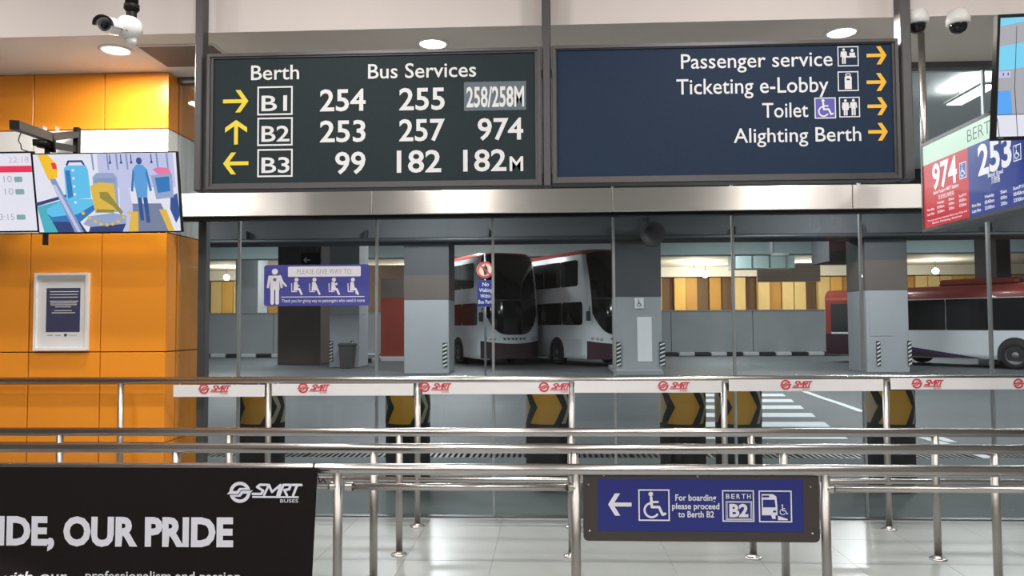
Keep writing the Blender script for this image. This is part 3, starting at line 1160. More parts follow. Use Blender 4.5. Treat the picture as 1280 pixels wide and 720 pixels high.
def art_bus(A):
    A.item(132, 241, 0)
    q = lambda pts, m, l=1: A.poly([(x / 4.0, 130 + y / 4.0) for x, y in pts], m, l)   # crop coordinates
    A.rect(45.0, 192.2, 217.5 + 5, 289.8, 'scr_white', 0)
    q([(500, 250), (875, 250), (880, 420), (500, 420)], 'scr_lilac', 1)
    for x in (470, 545, 590, 640, 790, 840):
        q([(x, 250), (x + 9, 250), (x + 12, 330), (x + 4, 330)], 'scr_pole', 2)
    q([(175, 490), (330, 450), (330, 465), (178, 508)], 'scr_navy', 2)
    q([(180, 510), (300, 480), (300, 640), (205, 640)], 'scr_teal', 1)
    q([(600, 390), (640, 360), (660, 520), (640, 640), (590, 640)], 'scr_lilac', 2)
    q([(640, 500), (800, 500), (860, 640), (620, 640)], 'scr_floor', 1)
    q([(330, 320), (345, 305), (440, 305), (450, 330), (455, 470), (330, 475)], 'scr_seat', 2)
    q([(340, 305), (352, 280), (425, 280), (438, 305), (428, 305), (418, 290), (360, 290), (350, 305)], 'scr_navy', 2)
    q([(230, 520), (330, 470), (460, 475), (470, 500), (380, 550), (250, 562), (228, 545)], 'scr_seat', 3)
    q([(228, 545), (250, 562), (380, 550), (470, 500), (468, 530), (390, 590), (250, 585)], 'scr_seat_dark', 3)
    q([(250, 585), (390, 590), (420, 640), (275, 640)], 'scr_navy', 2)
    q([(470, 365), (490, 345), (575, 345), (592, 370), (590, 540), (470, 545)], 'scr_grey_seat', 3)
    q([(405, 600), (440, 560), (560, 545), (625, 560), (620, 600), (440, 615)], 'scr_grey_seat', 4)
    q([(440, 612), (620, 600), (600, 640), (430, 640)], 'scr_navy', 3)
    q([(455, 410), (500, 390), (575, 400), (580, 520), (560, 545), (470, 540)], 'scr_bag', 5)
    q([(500, 440), (540, 440), (610, 540), (600, 556), (560, 510), (500, 470)], 'scr_bag_dark', 6)
    q([(480, 525), (570, 530), (562, 545), (475, 541)], 'scr_bag_dark', 6)
    q([(255, 370), (285, 370), (405, 640), (360, 640)], 'scr_pole', 6)
    q([(205, 250), (255, 250), (300, 300), (296, 365), (250, 375)], 'scr_yellow', 7)
    q([(270, 292), (292, 292), (298, 322), (276, 322)], 'scr_red', 8)
    q([(672, 330), (692, 306), (722, 306), (744, 330), (742, 400), (736, 470), (684, 470), (676, 400)], 'scr_person', 3)
    q([(672, 330), (680, 345), (668, 440), (656, 438)], 'scr_seat_dark', 4)
    q([(744, 330), (736, 345), (750, 440), (762, 436)], 'scr_seat_dark', 4)
    A.disc(707 / 4, 130 + 288 / 4, 3.6, 'scr_trouser', 4, 4.4)
    q([(686, 470), (708, 470), (712, 585), (694, 585)], 'scr_trouser', 3)
    q([(714, 470), (736, 470), (742, 595), (724, 598)], 'scr_trouser', 3)
    q([(770, 330), (800, 320), (850, 325), (862, 352), (800, 360)], 'scr_pink', 3)
    q([(760, 360), (865, 352), (868, 470), (780, 480)], 'scr_grey_seat', 3)
    q([(780, 372), (850, 366), (852, 440), (790, 448)], 'scr_seat_dark', 4)
    for x in (560, 615, 665, 765):
        q([(x, 255), (x + 5, 255), (x + 6, 285), (x + 10, 300), (x - 4, 300), (x + 1, 285)], 'scr_navy', 3)
    q([(335, 330), (360, 330), (366, 460), (340, 470)], 'scr_seat_dark', 3)
    q([(480, 372), (580, 372), (584, 392), (478, 396)], 'scr_pole', 4)
    q([(266, 400), (285, 400), (392, 640), (376, 640)], 'scr_lilac', 7)
    q([(630, 640), (650, 540), (685, 540), (680, 640)], 'scr_bag', 4)
    q([(790, 530), (825, 530), (860, 640), (830, 640)], 'scr_bag', 4)
    q([(850, 470), (885, 450), (893, 560), (870, 600), (845, 530)], 'scr_trouser', 3)
    for k in range(9):
        t = k / 8
        A.disc((410 + 230 * t) / 4, 130 + (545 + 60 * math.sin(PI * t)) / 4, 2.3, 'scr_bag', 7, n=8)
    for k in range(5):
        A.disc(160 / 4 + 54, 130 + (330 + 40 * k) / 4, 1.7, 'scr_white', 7, n=8)


lf = screen('wall_screen', 'left screen of the pair, white timetable page with a red bar', -139, 43, 190.8, 291.5, art_left)
rt = screen('wall_screen', 'right screen of the pair, showing a picture of a bus interior with seats', 43.6, 222.8, 190.8, 291.5, art_bus)

# arm that carries the pair from the column
mt_ = thing('screen_bracket', 'black steel bracket holding the screens off the orange column', 'bracket', (-3.9, 6.2, 2.9))
p = [atY(96, 175, 6.1), atY(18, 156, 5.2), atY(70, 171, 5.85)]
g = G()


def bar(g, a, b, w, h, m):
    a, b = Vector(a), Vector(b)
    d = (b - a).normalized()
    s = d.cross(Vector((0, 0, 1))).normalized() * (w / 2)
    t = s.cross(d).normalized() * (h / 2)
    n = g.add([e + x * s + y * t for e in (a, b) for x, y in ((-1, -1), (1, -1), (1, 1), (-1, 1))])
    for f in ((3, 2, 1, 0), (4, 5, 6, 7), (0, 1, 5, 4), (1, 2, 6, 5), (2, 3, 7, 6), (3, 0, 4, 7)):
        g.face([n + i for i in f], m)


bar(g, atY(18, 156, 5.15), atY(60, 171, 5.75), .062, .062, 'black')
g.build('square_arm', mt_)
bx('upright_plate', atY(90.5, 192, CF - .04), atY(101.5, 160, CF - .001), 'black', mt_, .004)
g = G()
bar(g, atY(58, 172, 5.8), atY(94, 168, CF - .05), .06, .05, 'black')
bar(g, atY(44, 178, 5.8), atY(92, 186, CF - .05), .04, .05, 'black')
g.lathe(atY(55, 181, 5.8), (0, 0, 1), [(0, -.02), (.05, -.02), (.05, .02), (.035, .03), (.035, .05), (0, .05)], 'black', 14)
g.tube(atY(66, 168, 5.8), atY(66, 190, 5.85), .022, 'black', 10)
g.build('pivot', mt_)
for a, b in ((50, 59), (69, 74)):
    bx('bracket_lug', atY(a, 162.5, 5.75), atY(b, 159.5, 5.8), 'alu', mt_)
bx('cross_rail', atY(-20, 202, TY + .10), atY(206, 197, TY + .13), 'black', mt_)
bx('lower_bar', atY(53, 306, TY + .05), atY(63, 186, TY + .10), 'black', mt_)
g = G()
cp = [atY(28 - 4 * math.sin(k / 8 * PI) * (1.2 if k < 5 else .6), 163 + k * 3.4, 5.6) for k in range(9)]
cp[-1] = atY(40, 191, 5.72)
g.path(cp, .004, 'black', 6)
g.build('cable', mt_)

# framed notice
pf = thing('notice_frame', 'white framed navy notice on the orange column', 'notice', atY(78, 439, CF - .03))
a, b = atY(44, 438.3, CF), atY(113.3, 341, CF)
g = G()
fw = .022
D0, D1 = CF - .035, CF - .001
g.ring([(a.x, D0, a.z), (b.x, D0, a.z), (b.x, D0, b.z), (a.x, D0, b.z)], [(a.x + fw, D0, a.z + fw), (b.x - fw, D0, a.z + fw), (b.x - fw, D0, b.z - fw), (a.x + fw, D0, b.z - fw)], (0, D1 - D0, 0), 'white_panel')
g.build('frame', pf)
bx('backing_sheet', (a.x + fw, CF - .018, a.z + fw), (b.x - fw, CF - .012, b.z - fw), 'paper', pf)
A = Art((0, CF - .018, 0), (1, 0, 0), (0, 0, 1))
A.item(79, 388, 0)
A.rect(57.8, 360, 100.2, 415, 'navy_print', 0)
for y, xa, xb in ((364.5, 62, 98), (368, 62, 97), (371.5, 62, 97), (376.5, 62, 98), (378.8, 63, 96), (381, 63, 96), (383.6, 69, 89), (388.3, 68, 90), (391, 65, 94)):
    A.stroke([(xa, y), (xb, y)], .9, 'paper', 1, False)
for xa, xb in ((60, 67), (70, 77)):
    A.stroke([(xa, 419), (xb, 419)], 1, 'text_grey', 1, False)
A.disc(82.6, 418.8, 1.9, 'navy_print', 1)
A.stroke([(86, 419), (97, 419)], .6, 'text_grey', 1, False)
A.done('print', pf)

# bullet camera on its pole
cc = thing('bullet_camera', 'white bullet security camera on a black ceiling pole, upper left', 'security camera', atY(165, 55, 4.6))
CYY = 4.6
top = atY(164.5, 14, CYY)
g = G()
g.tube((top.x, CYY, top.z), (top.x, CYY, CEIL), .037, 'black', 16)
g.lathe((top.x, CYY, atY(165, 9, CYY).z), (0, 0, 1), [(.037, -.016), (.044, -.014), (.044, .014), (.037, .016)], 'black', 16)
g.tube((top.x, CYY, atY(165, 30, CYY).z), (top.x, CYY, top.z + .01), .03, 'black', 14)
g.build('pole', cc)
ball = atY(161, 37, CYY)
g = G()
g.lathe(ball + Vector((0, -.05, 0)), (.25, 1, .2), [(0, -.02), (.042, -.018), (.066, 0), (.070, .05), (.06, .09), (.02, .10), (0, .10)], 'cam_white', 24)
for an in (40, 130, 220, 310):
    d = Vector((math.cos(math.radians(an)) * .04, -.072, math.sin(math.radians(an)) * .04))
    g.lathe(ball + d, (.25, 1, .2), [(0, 0), (.005, 0), (.005, .01)], 'alu_dark', 8)
g.tube(ball + Vector((.012, .0, -.05)), ball + Vector((.016, .0, -.092)), .036, 'cam_white', 14, .028)
g.build('joint', cc)
lens = atY(130.5, 31, CYY - .22)
ax = (Vector((0, 0, CAM_H)) - lens)
ax = (ax.normalized() + Vector((-.34, 0, .10))).normalized()
bk = -ax
g = G()
g.lathe(lens, bk, [(0, .012, 'dome_dark'), (.020, .012, 'dome_dark'), (.022, .004, 'alu_dark'), (.034, .002, 'alu_dark'), (.036, 0, 'cam_white'), (.041, 0), (.042, .01), (.042, .20), (.036, .235), (0, .235)], 'cam_white', 24)
g.build('body', cc)
g = G()
side = ax.cross(Vector((0, 0, 1))).normalized()
up = side.cross(ax).normalized()
for k in range(12):
    t0, t1 = math.radians(-5 + k * 16), math.radians(-5 + (k + 1) * 16)
    q = []
    for t, rr in ((t0, .047), (t1, .047), (t1, .052), (t0, .052)):
        q.append(lens + ax * .035 + (side * math.cos(t) + up * math.sin(t)) * rr)
    g.prism(q, bk * .24, 'cam_white')
g.build('sun_shield', cc)
g = G()
for k in range(12):
    t0, t1 = math.radians(-5 + k * 16), math.radians(-5 + (k + 1) * 16)
    q = [lens + ax * .036 + (side * math.cos(t) + up * math.sin(t)) * rr for t, rr in ((t0, .045), (t1, .045), (t1, .0535), (t0, .0535))]
    g.prism(q, bk * .03, 'black')
g.build('shield_rim', cc)
g = G()
g.tube(lens + bk * .17 + Vector((0, 0, -.02)), ball + Vector((-.02, -.03, 0)), .024, 'cam_white', 14, .034)
g.build('neck', cc)

# dome cameras on the soffit edge
for k, (dpx, lb) in enumerate(((1146, 'white dome security camera half hidden by the right sign post'), (1197.5, 'white dome security camera near the right screen, fully in view'))):
    p = atY(dpx, 24, BULK - .09)
    zt = p.z + .03
    d = thing('dome_camera', lb, 'security camera', (p.x, BULK - .09, zt - .14), 'dome cameras on the soffit edge')
    g = G()
    g.lathe((p.x, BULK - .09, zt), (0, 0, -1), [(0, -.03), (.06, -.03), (.07, 0), (.078, .03), (.076, .065), (.066, .07), (0, .07)], 'cam_white', 24)
    g.build('housing', d)
    g = G()
    g.lathe((p.x, BULK - .09, zt - .07), (0, 0, -1), [(.058, -.002), (.057, .02), (.045, .044), (.022, .056), (0, .058)], 'dome_dark', 24)
    g.build('dome', d)
    bx('wall_arm', (p.x - .03, BULK - .09, zt + .0), (p.x + .03, BULK - .021, zt + .04), 'cam_white', d)

# downlights in the soffit
for lp, lb in ((atZ(145, 62, SOF), 'glowing round downlight in the soffit above the orange column'), (atZ(541, 54, SOF), 'glowing round downlight above the slate berth sign'),
               (atZ(1052, 40, SOF), 'glowing round downlight above the navy sign')):
    d = thing('downlight', lb, 'ceiling light', lp, 'soffit downlights')
    g = G()
    g.lathe(lp, (0, 0, -1), [(.095, -.01), (.125, -.005), (.125, .006), (.10, .012), (.098, .004)], 'white_panel', 28)
    g.build('trim_ring', d)
    g = G()
    g.lathe(lp, (0, 0, -1), [(.10, .004), (.07, .012), (0, .014)], 'lamp_on', 28)
    g.build('lens', d)
    area('downlight_lamp', lp - Vector((0, 0, .02)), (0, 0, 0), .19, .19, 40, (1, .93, .85), 'DISK')
v0, v1 = atZ(172, 57.5, SOF), atZ(207, 83, SOF)
vr = atZ(265, 55, SOF).x
vt = thing('ceiling_vent', 'brown perforated air vent panel in the soffit beside the orange column', 'vent', ((v0.x + vr) / 2, (v0.y + v1.y) / 2, SOF))
bx('grille', (v0.x, v0.y, SOF - .006), (vr, v1.y, SOF - .001), 'vent', vt)
g = G()
zv = SOF - .008
g.ring([(v0.x - .02, v0.y - .02, zv), (v0.x - .02, v1.y + .02, zv), (vr + .02, v1.y + .02, zv), (vr + .02, v0.y - .02, zv)], [(v0.x, v0.y, zv), (v0.x, v1.y, zv), (vr, v1.y, zv), (vr, v0.y, zv)], (0, 0, .007), 'soffit')
g.build('frame', vt)

# give way sticker on the glass
stp = atY(396, 382, GY - .008)
st = thing('give_way_sticker', 'blue give way sticker with white seated figures on the glass', 'sticker', stp)
A = Art((0, GY - .0065, 0), (1, 0, 0), (0, 0, 1), base=.0005, step=.0004)
A.item(396, 357, 0)
A.rect(329.8, 330.8, 461.6, 382.3, 'sticker_blue', 0, 3.5)
A.rect(359.8, 333, 450.8, 345.8, 'print_white', 1, 1.5)
A.text('PLEASE GIVE WAY TO', 371.5, 439, 336.2, 342.3, 'text_grey', -.008)
A.person(343.5, 335.5, 380.5, 'print_white', 1)
A.item(352, 352, 1)
A.stroke([(350, 345), (353.5, 353), (357.5, 357.3)], 2.6, 'print_white', 1)
A.disc(343.5, 349.5, 2.2, 'patch_grey', 2)
for k, fx in enumerate((370, 392.5, 416.8, 440.5)):
    A.item(fx, 360, 1)
    A.disc(fx + .6, 349.6, 2.5, 'print_white', 1)
    A.stroke([(fx - 5.5, 354.5), (fx - 5.2, 364.5), (fx + 1, 364.5)], 1.0, 'print_white', 1)
    A.poly([(fx - 2.4, 352.5), (fx + 1.6, 352.5), (fx + (4.6 if k == 1 else 2.6), 358.5), (fx + 4, 361.5), (fx - 3, 364)], 'print_white', 1)
    A.stroke([(fx + .5, 362), (fx + 4.2, 361.4), (fx + 7, 367.6)], 2.5, 'print_white', 1)
    if k == 2:
        A.disc(fx + 3.6, 355, 1.5, 'print_white', 1)
    if k == 3:
        A.stroke([(fx + 4, 360), (fx + 4.6, 367.5)], .8, 'print_white', 1)
    if k == 0:
        A.stroke([(fx + 1, 355.5), (fx + 4, 357.5)], 1.3, 'print_white', 1)
A.item(400, 371, 1)
A.stroke([(351.5, 371), (455.5, 371)], .9, 'print_white', 1, False)
A.text('Thank you for giving way to passengers who need it more', 352, 455.8, 373.6, 377.6, 'print_white', .006, 0, 1)
A.done('print', st)

# light box of berth timetables, square to the glass wall
BX = 2.737
lb_ = thing('berth_light_box', 'red and blue lit timetable box for services 974 and 253, seen edge on', 'light box', (BX, 5.0, 2.25))
pT, pB = atX(1150, 181, BX), atX(1151.5, 291, BX)
ye, yn = pT.y, pT.y - 1.45
zT, zB = pT.z, pB.z
g = G()
fw = .022
g.ring([(BX, ye, zB), (BX, yn, zB), (BX, yn, zT), (BX, ye, zT)], [(BX, ye - fw, zB + fw), (BX, yn + fw, zB + fw), (BX, yn + fw, zT - fw), (BX, ye - fw, zT - fw)], (.14, 0, 0), 'alu_dark')
g.build('frame', lb_)
bx('diffuser', (BX + .008, yn + fw, zB + fw), (BX + .02, ye - fw, zT - fw), 'box_white', lb_)
bx('back_panel', (BX + .11, yn + fw, zB + fw), (BX + .13, ye - fw, zT - fw), 'alu_dark', lb_)
for yy in (ye - .02, yn + .05):
    g = G()
    g.tube((BX + .03, yy + .02, zB), (BX + .03, yy + .02, SOF if yy > BULK else CEIL), .024, 'steel', 14)
    g.build('hanger', lb_)
A = Art((BX + .008, 0, 0), (0, -1, 0), (0, 0, 1), base=.001, step=.0006)
yb = atX(1209.3, 230, BX).y
hz = atX(1152.5, 208, BX).z
zi, zo = zB + fw, zT - fw


def yz_rect(y0, z0_, y1, z1_, m, lay):
    n = A.g.add([A.w(-y0, z0_, lay), A.w(-y1, z0_, lay), A.w(-y1, z1_, lay), A.w(-y0, z1_, lay)])
    A.g.face([n, n + 1, n + 2, n + 3], m)


yz_rect(ye - fw, hz, yn + fw, zo, 'box_head', 0)
yz_rect(ye - fw, zi, yb, hz, 'box_red', 0)
yz_rect(yb, zi, yn + fw, hz, 'box_blue', 0)


def yz_text(s, ya, yb_, zbase, ztop, m, bold=.02, lay=2):
    vs, fs = glyphs(s, bold, 0)
    ch = max(y for x, y in glyphs('H', bold, 0)[0])
    mn, mx = min(x for x, y in vs), max(x for x, y in vs)
    k, h = (yb_ - ya) / (mx - mn), (ztop - zbase) / ch
    n = A.g.add([A.w(-(ya + (x - mn) * k), zbase + y * h, lay) for x, y in vs])
    for f in fs:
        A.g.face([n + i for i in f], m)


Y_ = lambda px, py=230: atX(px, py, BX).y
Z_ = lambda px, py: atX(px, py, BX).z
bw = 'box_white'
yz_text('974', Y_(1164.5), Y_(1195.5), Z_(1166, 236.5), Z_(1166, 205.5), bw, .03)
yz_text('253', Y_(1222), Y_(1264.5), Z_(1224, 218.5), Z_(1224, 181), bw, .03)
yz_text('BERTH', Y_(1209.7), Y_(1248.5), Z_(1211, 177), Z_(1211, 161.5), 'box_green', -.012)
for a, b, t, bo in ((1198.5, 1207.2, 201.5, 224), (1266.5, 1276.3, 179, 201.5)):
    ya, yq, z1_, z0_ = Y_(a), Y_(b), Z_((a + b) / 2, t + 1), Z_((a + b) / 2, bo - 1)
    yz_rect(ya, z0_, yq, z1_, bw, 1)
    w = .006
    yz_rect(ya - w, z0_ + w, yq + w, z1_ - w, 'box_icon' if a < 1220 else 'box_blue', 2)
    # a small wheelchair figure
    cy, cz, hh, ww = (ya + yq) / 2, (z0_ + z1_) / 2, (z1_ - z0_), (ya - yq)
    f = lambda s, t_: A.w(-(ya - s * ww), z0_ + t_ * hh, 3)

    def bar2(p, q, t_):
        (a1, b1), (a2, b2) = p, q
        l = math.hypot((a2 - a1) * ww, (b2 - b1) * hh)
        nx, nz = -(b2 - b1) * hh / l * t_ / 2 / ww, (a2 - a1) * ww / l * t_ / 2 / hh
        n = A.g.add([f(a1 + nx, b1 + nz), f(a1 - nx, b1 - nz), f(a2 - nx, b2 - nz), f(a2 + nx, b2 + nz)])
        A.g.face([n, n + 1, n + 2, n + 3], bw)
    seq = [(.42, .70), (.45, .45), (.66, .45), (.76, .22)]
    for p_, q_ in zip(seq[:-1], seq[1:]):
        bar2(p_, q_, .009)
    bar2((.36, .86), (.46, .86), .014)
    for k in range(10):
        t0, t1 = math.radians(100 + k * 23), math.radians(123 + k * 23)
        bar2((.42 + .22 * math.cos(t0), .34 + .19 * math.sin(t0)), (.42 + .22 * math.cos(t1), .34 + .19 * math.sin(t1)), .007)
zr = lambda px, dy: Z_(px, dy)
yz_text('Bukit Panjang MRT Station', Y_(1165.5), Y_(1197), Z_(1166, 243.5), Z_(1166, 239.3), bw, .02)
yz_text('武吉班让地铁站', Y_(1171.5), Y_(1191), Z_(1172, 249), Z_(1172, 244.8), bw, .01)
yz_text('Benoi Road', Y_(1234), Y_(1253), Z_(1236, 221.3), Z_(1236, 216), bw, .02)
yz_text('贝耐路', Y_(1238), Y_(1249), Z_(1238, 229.5), Z_(1238, 222.5), bw, .01)
for hd, a, b in (('Weekday', 1169.5, 1178.5), ('Sat', 1184, 1191), ('Sun/P.H', 1197, 1206)):
    z = Z_(1170, 255.5)
    yz_text(hd, Y_(a), Y_(b), z, z + .017, bw, .02)
    for s, k in (('0530hrs', 1), ('2330hrs', 2)):
        yz_text(s, Y_(a), Y_(b), z - .032 * k, z - .032 * k + .018, bw, .02)
for s, k in (('First Bus', 1), ('Last Bus', 2)):
    yz_text(s, Y_(1157), Y_(1166), Z_(1170, 255.5) - .032 * k, Z_(1170, 255.5) - .032 * k + .018, bw, .02)
    yz_text(s, Y_(1213), Y_(1224), Z_(1230, 248) - .036 * k, Z_(1230, 248) - .036 * k + .02, bw, .02)
yz_text('This trip operates between Boon Lay Way and', Y_(1157), Y_(1206.5), zi + .045, zi + .058, bw, .01)
yz_text('Bukit Panjang Station', Y_(1163), Y_(1200), zi + .022, zi + .035, bw, .01)
for hd, a, b in (('Weekday', 1229, 1241), ('Sat', 1249, 1257), ('Sun/P.H', 1265, 1279)):
    z = Z_(1230, 248)
    yz_text(hd, Y_(a), Y_(b), z, z + .019, bw, .02)
    for s, k in (('0545hrs', 1), ('2330hrs', 2)):
        yz_text(s, Y_(a), Y_(b), z - .036 * k, z - .036 * k + .021, bw, .02)
A.done('printed_face', lb_)

# hanging screen at the right edge
VY = 4.15
VT = math.radians(7)
vo = atY(1262, 96, VY)
vU, vV = Vector((math.cos(.12), -math.sin(.12), 0)), Vector((0, -math.sin(VT), math.cos(VT)))
vU = (vU - vV * vU.dot(vV)).normalized()
A = Art(vo, vU, vV)
A.item(1262, 96)
u0, vv1 = A.P(1244.5, 18)
_, vv0 = A.P(1244.5, 175)
u1 = u0 + 1.12
hs = thing('hanging_screen', 'dark framed screen at the right edge showing a pale blue camera view', 'screen', A.o + vU * ((u0 + u1) / 2) + vV * vv0, 'screens')
c = lambda u, v, d: A.o + vU * u + vV * v - A.N * d
g = G()
g.prism([c(u0, vv0, .05), c(u1, vv0, .05), c(u1, vv1, .05), c(u0, vv1, .05)], A.N * .05, 'black')
g.build('casing', hs)
um = (u0 + u1) / 2
g = G()
pc = c(um, (vv0 + vv1) / 2, .09)
g.tube((pc.x, pc.y + .04, pc.z - .1), (pc.x, pc.y + .04, CEIL), .03, 'black', 14)
g.prism([c(um - .15, (vv0 + vv1) / 2 - .15, .08), c(um + .15, (vv0 + vv1) / 2 - .15, .08), c(um + .15, (vv0 + vv1) / 2 + .15, .08), c(um - .15, (vv0 + vv1) / 2 + .15, .08)], A.N * .03, 'black')
g.build('mount_pole', hs)
bxr_ = .018 / A.sx
R_ = (u1 - u0) / A.sx + 1244.5 - 4
A.rect(1248, 22.5, R_, 171, 'scr_ceil', 0)
A.poly([(1248, 22.5), (R_, 22.5), (R_, 24), (1290, 26), (1248, 33)], 'scr_cyan', 1)
A.poly([(1248, 58), (1290, 52), (R_, 50), (R_, 80), (1290, 84), (1248, 88)], 'scr_cyan', 1)
A.rect(1248, 89, 1263, 97, 'scr_lilac', 2)
for xx in (1253, 1259):
    A.rect(xx, 91, xx + 1.5, 94.5, 'scr_navy', 3)
A.poly([(1248, 113.5), (1264, 113.5), (1267, 143), (1248, 143)], 'scr_sky', 1)
A.poly([(1268, 33), (1268.8, 33), (1269, 110), (1275, 171), (1274, 171), (1268, 110)], 'scr_line', 2)
A.poly([(1248, 143), (R_, 143), (R_, 144), (1248, 144)], 'scr_line', 2)
A.poly([(1247.5, 148), (1248.5, 148), (1252, 171), (1251, 171)], 'scr_line', 2)
A.rect(1248, 144, R_, 171, 'scr_white', 1)
A.text('LED', 1247, 1254, 172, 173.6, 'scr_grey', 0)
A.done('screen_image', hs)


# ================================================================ THINGS: outside the glass
# bollards
BYY = 7.95
BR = .22
for cxp, lb in ((328, 'gold banded black bollard nearest the orange column'), (510, 'gold banded black bollard before the left double-decker bus'),
                (685, 'gold banded black bollard above the left end of the blue boarding board'), (853, 'gold banded black bollard left of the zebra gap'),
                (922.5, 'gold banded black bollard right of the zebra gap'), (1112, 'gold banded black bollard before the right concrete column')):
    x = xat(cxp, BYY, 510)
    b = thing('bollard', lb, 'bollard', (x, BYY, 0), 'bollards behind the glass')
    zt, zy0, zy1 = 1.03, .635, .955
    g = G()
    g.lathe((x, BYY, 0), (0, 0, 1), [(0, 0), (BR, 0), (BR, zt - .05), (BR - .03, zt - .01), (BR - .1, zt), (0, zt)], 'rubber', 28)
    g.build('post_body', b)
    ring = G()
    ring.lathe((x, BYY, zy0), (0, 0, 1), [(BR + .0015, 0), (BR + .0015, zy1 - zy0)], 'bollard_yellow', 40)
    sl = ring.build('band', b)
    ch = G()

    def curved(pa, pb, pc, pd, m, rr):
        """quad in (angle, z), subdivided round the post; angle 0 faces the hall"""
        n = 6
        at_ = lambda s, t: tuple((pa[i] + (pb[i] - pa[i]) * s) * (1 - t) + (pd[i] + (pc[i] - pd[i]) * s) * t for i in (0, 1))
        for k in range(n):
            for l in range(n):
                c4 = [at_(k / n, l / n), at_((k + 1) / n, l / n), at_((k + 1) / n, (l + 1) / n), at_(k / n, (l + 1) / n)]
                ch.poly([(x + rr * math.sin(a_), BYY - rr * math.cos(a_), z_) for a_, z_ in c4], m)
    zm, hh = (zy0 + zy1) / 2, (zy1 - zy0) / 2
    for a0, wd_, m in ((-1.26, .40, 'rubber'), (-1.7, .40, 'bollard_grey'), (.26, .36, 'rubber'), (.62, .24, 'bollard_grey'), (.86, .34, 'rubber'), (1.2, .3, 'bollard_grey'), (2.4, .3, 'rubber'), (3.6, .3, 'rubber')):
        t = .40
        curved((a0, zm - hh), (a0 + wd_, zm - hh), (a0 + wd_ + t, zm), (a0 + t, zm), m, BR + (.004 if m == 'rubber' else .003))
        curved((a0 + t, zm), (a0 + wd_ + t, zm), (a0 + wd_, zm + hh), (a0, zm + hh), m, BR + (.004 if m == 'rubber' else .003))
        ch.build('chevron', b)
        ch = G()


# ---- buses
def rounded_quad(x0, z0, x1, z1, r, n=4):
    pts = []
    for cx, cz, a0 in ((x1 - r, z1 - r, 0), (x0 + r, z1 - r, 90), (x0 + r, z0 + r, 180), (x1 - r, z0 + r, 270)):
        for k in range(n + 1):
            a = math.radians(a0 + 90 * k / n)
            pts.append((cx + r * math.cos(a), cz + r * math.sin(a)))
    return pts


class Bus:
    def __init__(s, L, Wd, Hh, lean, bulge):
        s.L, s.W, s.H, s.lean, s.bulge = L, Wd, Hh, lean, bulge

    def xf(s, z):
        t = max(0, (z - 1.0) / (s.H - 1.0))
        return s.L / 2 - s.lean * t ** 2.2

    def half(s, z):
        d = max(0, z - (s.H - .32)) / .32
        return s.W / 2 - .22 * d ** 2.2

    def front(s, y, z, off=0.0):
        h = s.half(z)
        k = min(1, abs(y) / h)
        return Vector((s.xf(z) - s.bulge * k ** 3.2 + off, y * (1 + off / h), z))

    def shell(s, zones, root, name='body'):
        """lofted body; zones: list of (z0, z1, material)"""
        g = G()
        rings = []
        zz = []
        for z0, z1, m in zones:
            n = 6 if z1 > s.H - .5 else 3
            for k in range(n):
                zz.append((z0 + (z1 - z0) * k / n, m))
        zz.append((zones[-1][1], zones[-1][2]))
        for z, m in zz:
            h = s.half(z)
            r = [s.front(h * (-1 + 2 * i / 16), z) for i in range(17)]
            bx_ = -s.L / 2
            r += [Vector((bx_ + .06, h, z)), Vector((bx_, h - .12, z)), Vector((bx_, -h + .12, z)), Vector((bx_ + .06, -h, z))]
            rings.append((g.add(r), m, len(r)))
        for (a, m, k), (b, _, _) in zip(rings[:-1], rings[1:]):
            for i in range(k):
                j = (i + 1) % k
                g.face([a + i, a + j, b + j, b + i], m, True)
        a, m, k = rings[-1]
        g.face([a + i for i in range(k)], m)
        a, m, k = rings[0]
        g.face([a + i for i in reversed(range(k))], m)
        o = g.build(name, root, None, True)
        return o

    def front_patch(s, ya, yb, zlo, zhi, m, root, name, off=.012, nu=14, nv=10):
        g = G()
        ids = []
        for j in range(nv + 1):
            for i in range(nu + 1):
                y = ya + (yb - ya) * i / nu
                z = zlo(y) + (zhi(y) - zlo(y)) * j / nv
                ids.append(s.front(y * min(1, s.half(z) / (s.W / 2)), z, off))
        n = g.add(ids)
        for j in range(nv):
            for i in range(nu):
                a = n + j * (nu + 1) + i
                g.face([a, a + 1, a + nu + 2, a + nu + 1], m, True)
        return g.build(name, root, None, True)

    def side_panel(s, pts, m, root, name, off=.008, both=True):
        for sg in ((-1, 1) if both else (-1,)):
            g = G()
            g.prism([(x, sg * (s.half(z) - .01), z) for x, z in pts], (0, sg * (off + .01), 0), m)
            g.build(name, root, None, True)

    def wheels(s, xs_, root, r=.48):
        for wx in xs_:
            for sg in (-1, 1):
                yo = sg * (s.W / 2 + .012)
                g = G()
                n = 18
                g.prism([(wx + (r + .10) * math.cos(PI * k / n), yo, .50 + (r + .10) * math.sin(PI * k / n)) for k in range(n + 1)] + [(wx - r - .1, yo, .28), (wx + r + .1, yo, .28)], (0, -sg * .05, 0), 'bus_trim')
                w_ = g.build('wheel_arch', root, None, True)
                g = G()
                c_ = Vector((wx, sg * (s.W / 2 - .24), r))
                g.lathe(c_, (0, sg, 0), [(0, 0, 'rubber'), (r, 0, 'rubber'), (r, .25, 'rubber'), (r - .06, .275, 'rubber'), (.30, .27, 'wheel_hub'), (.27, .22, 'wheel_hub'), (.12, .23, 'wheel_hub'), (.10, .28, 'wheel_hub'), (0, .28, 'wheel_hub')], 'rubber', 22)
                g.build('wheel', root, None, True)


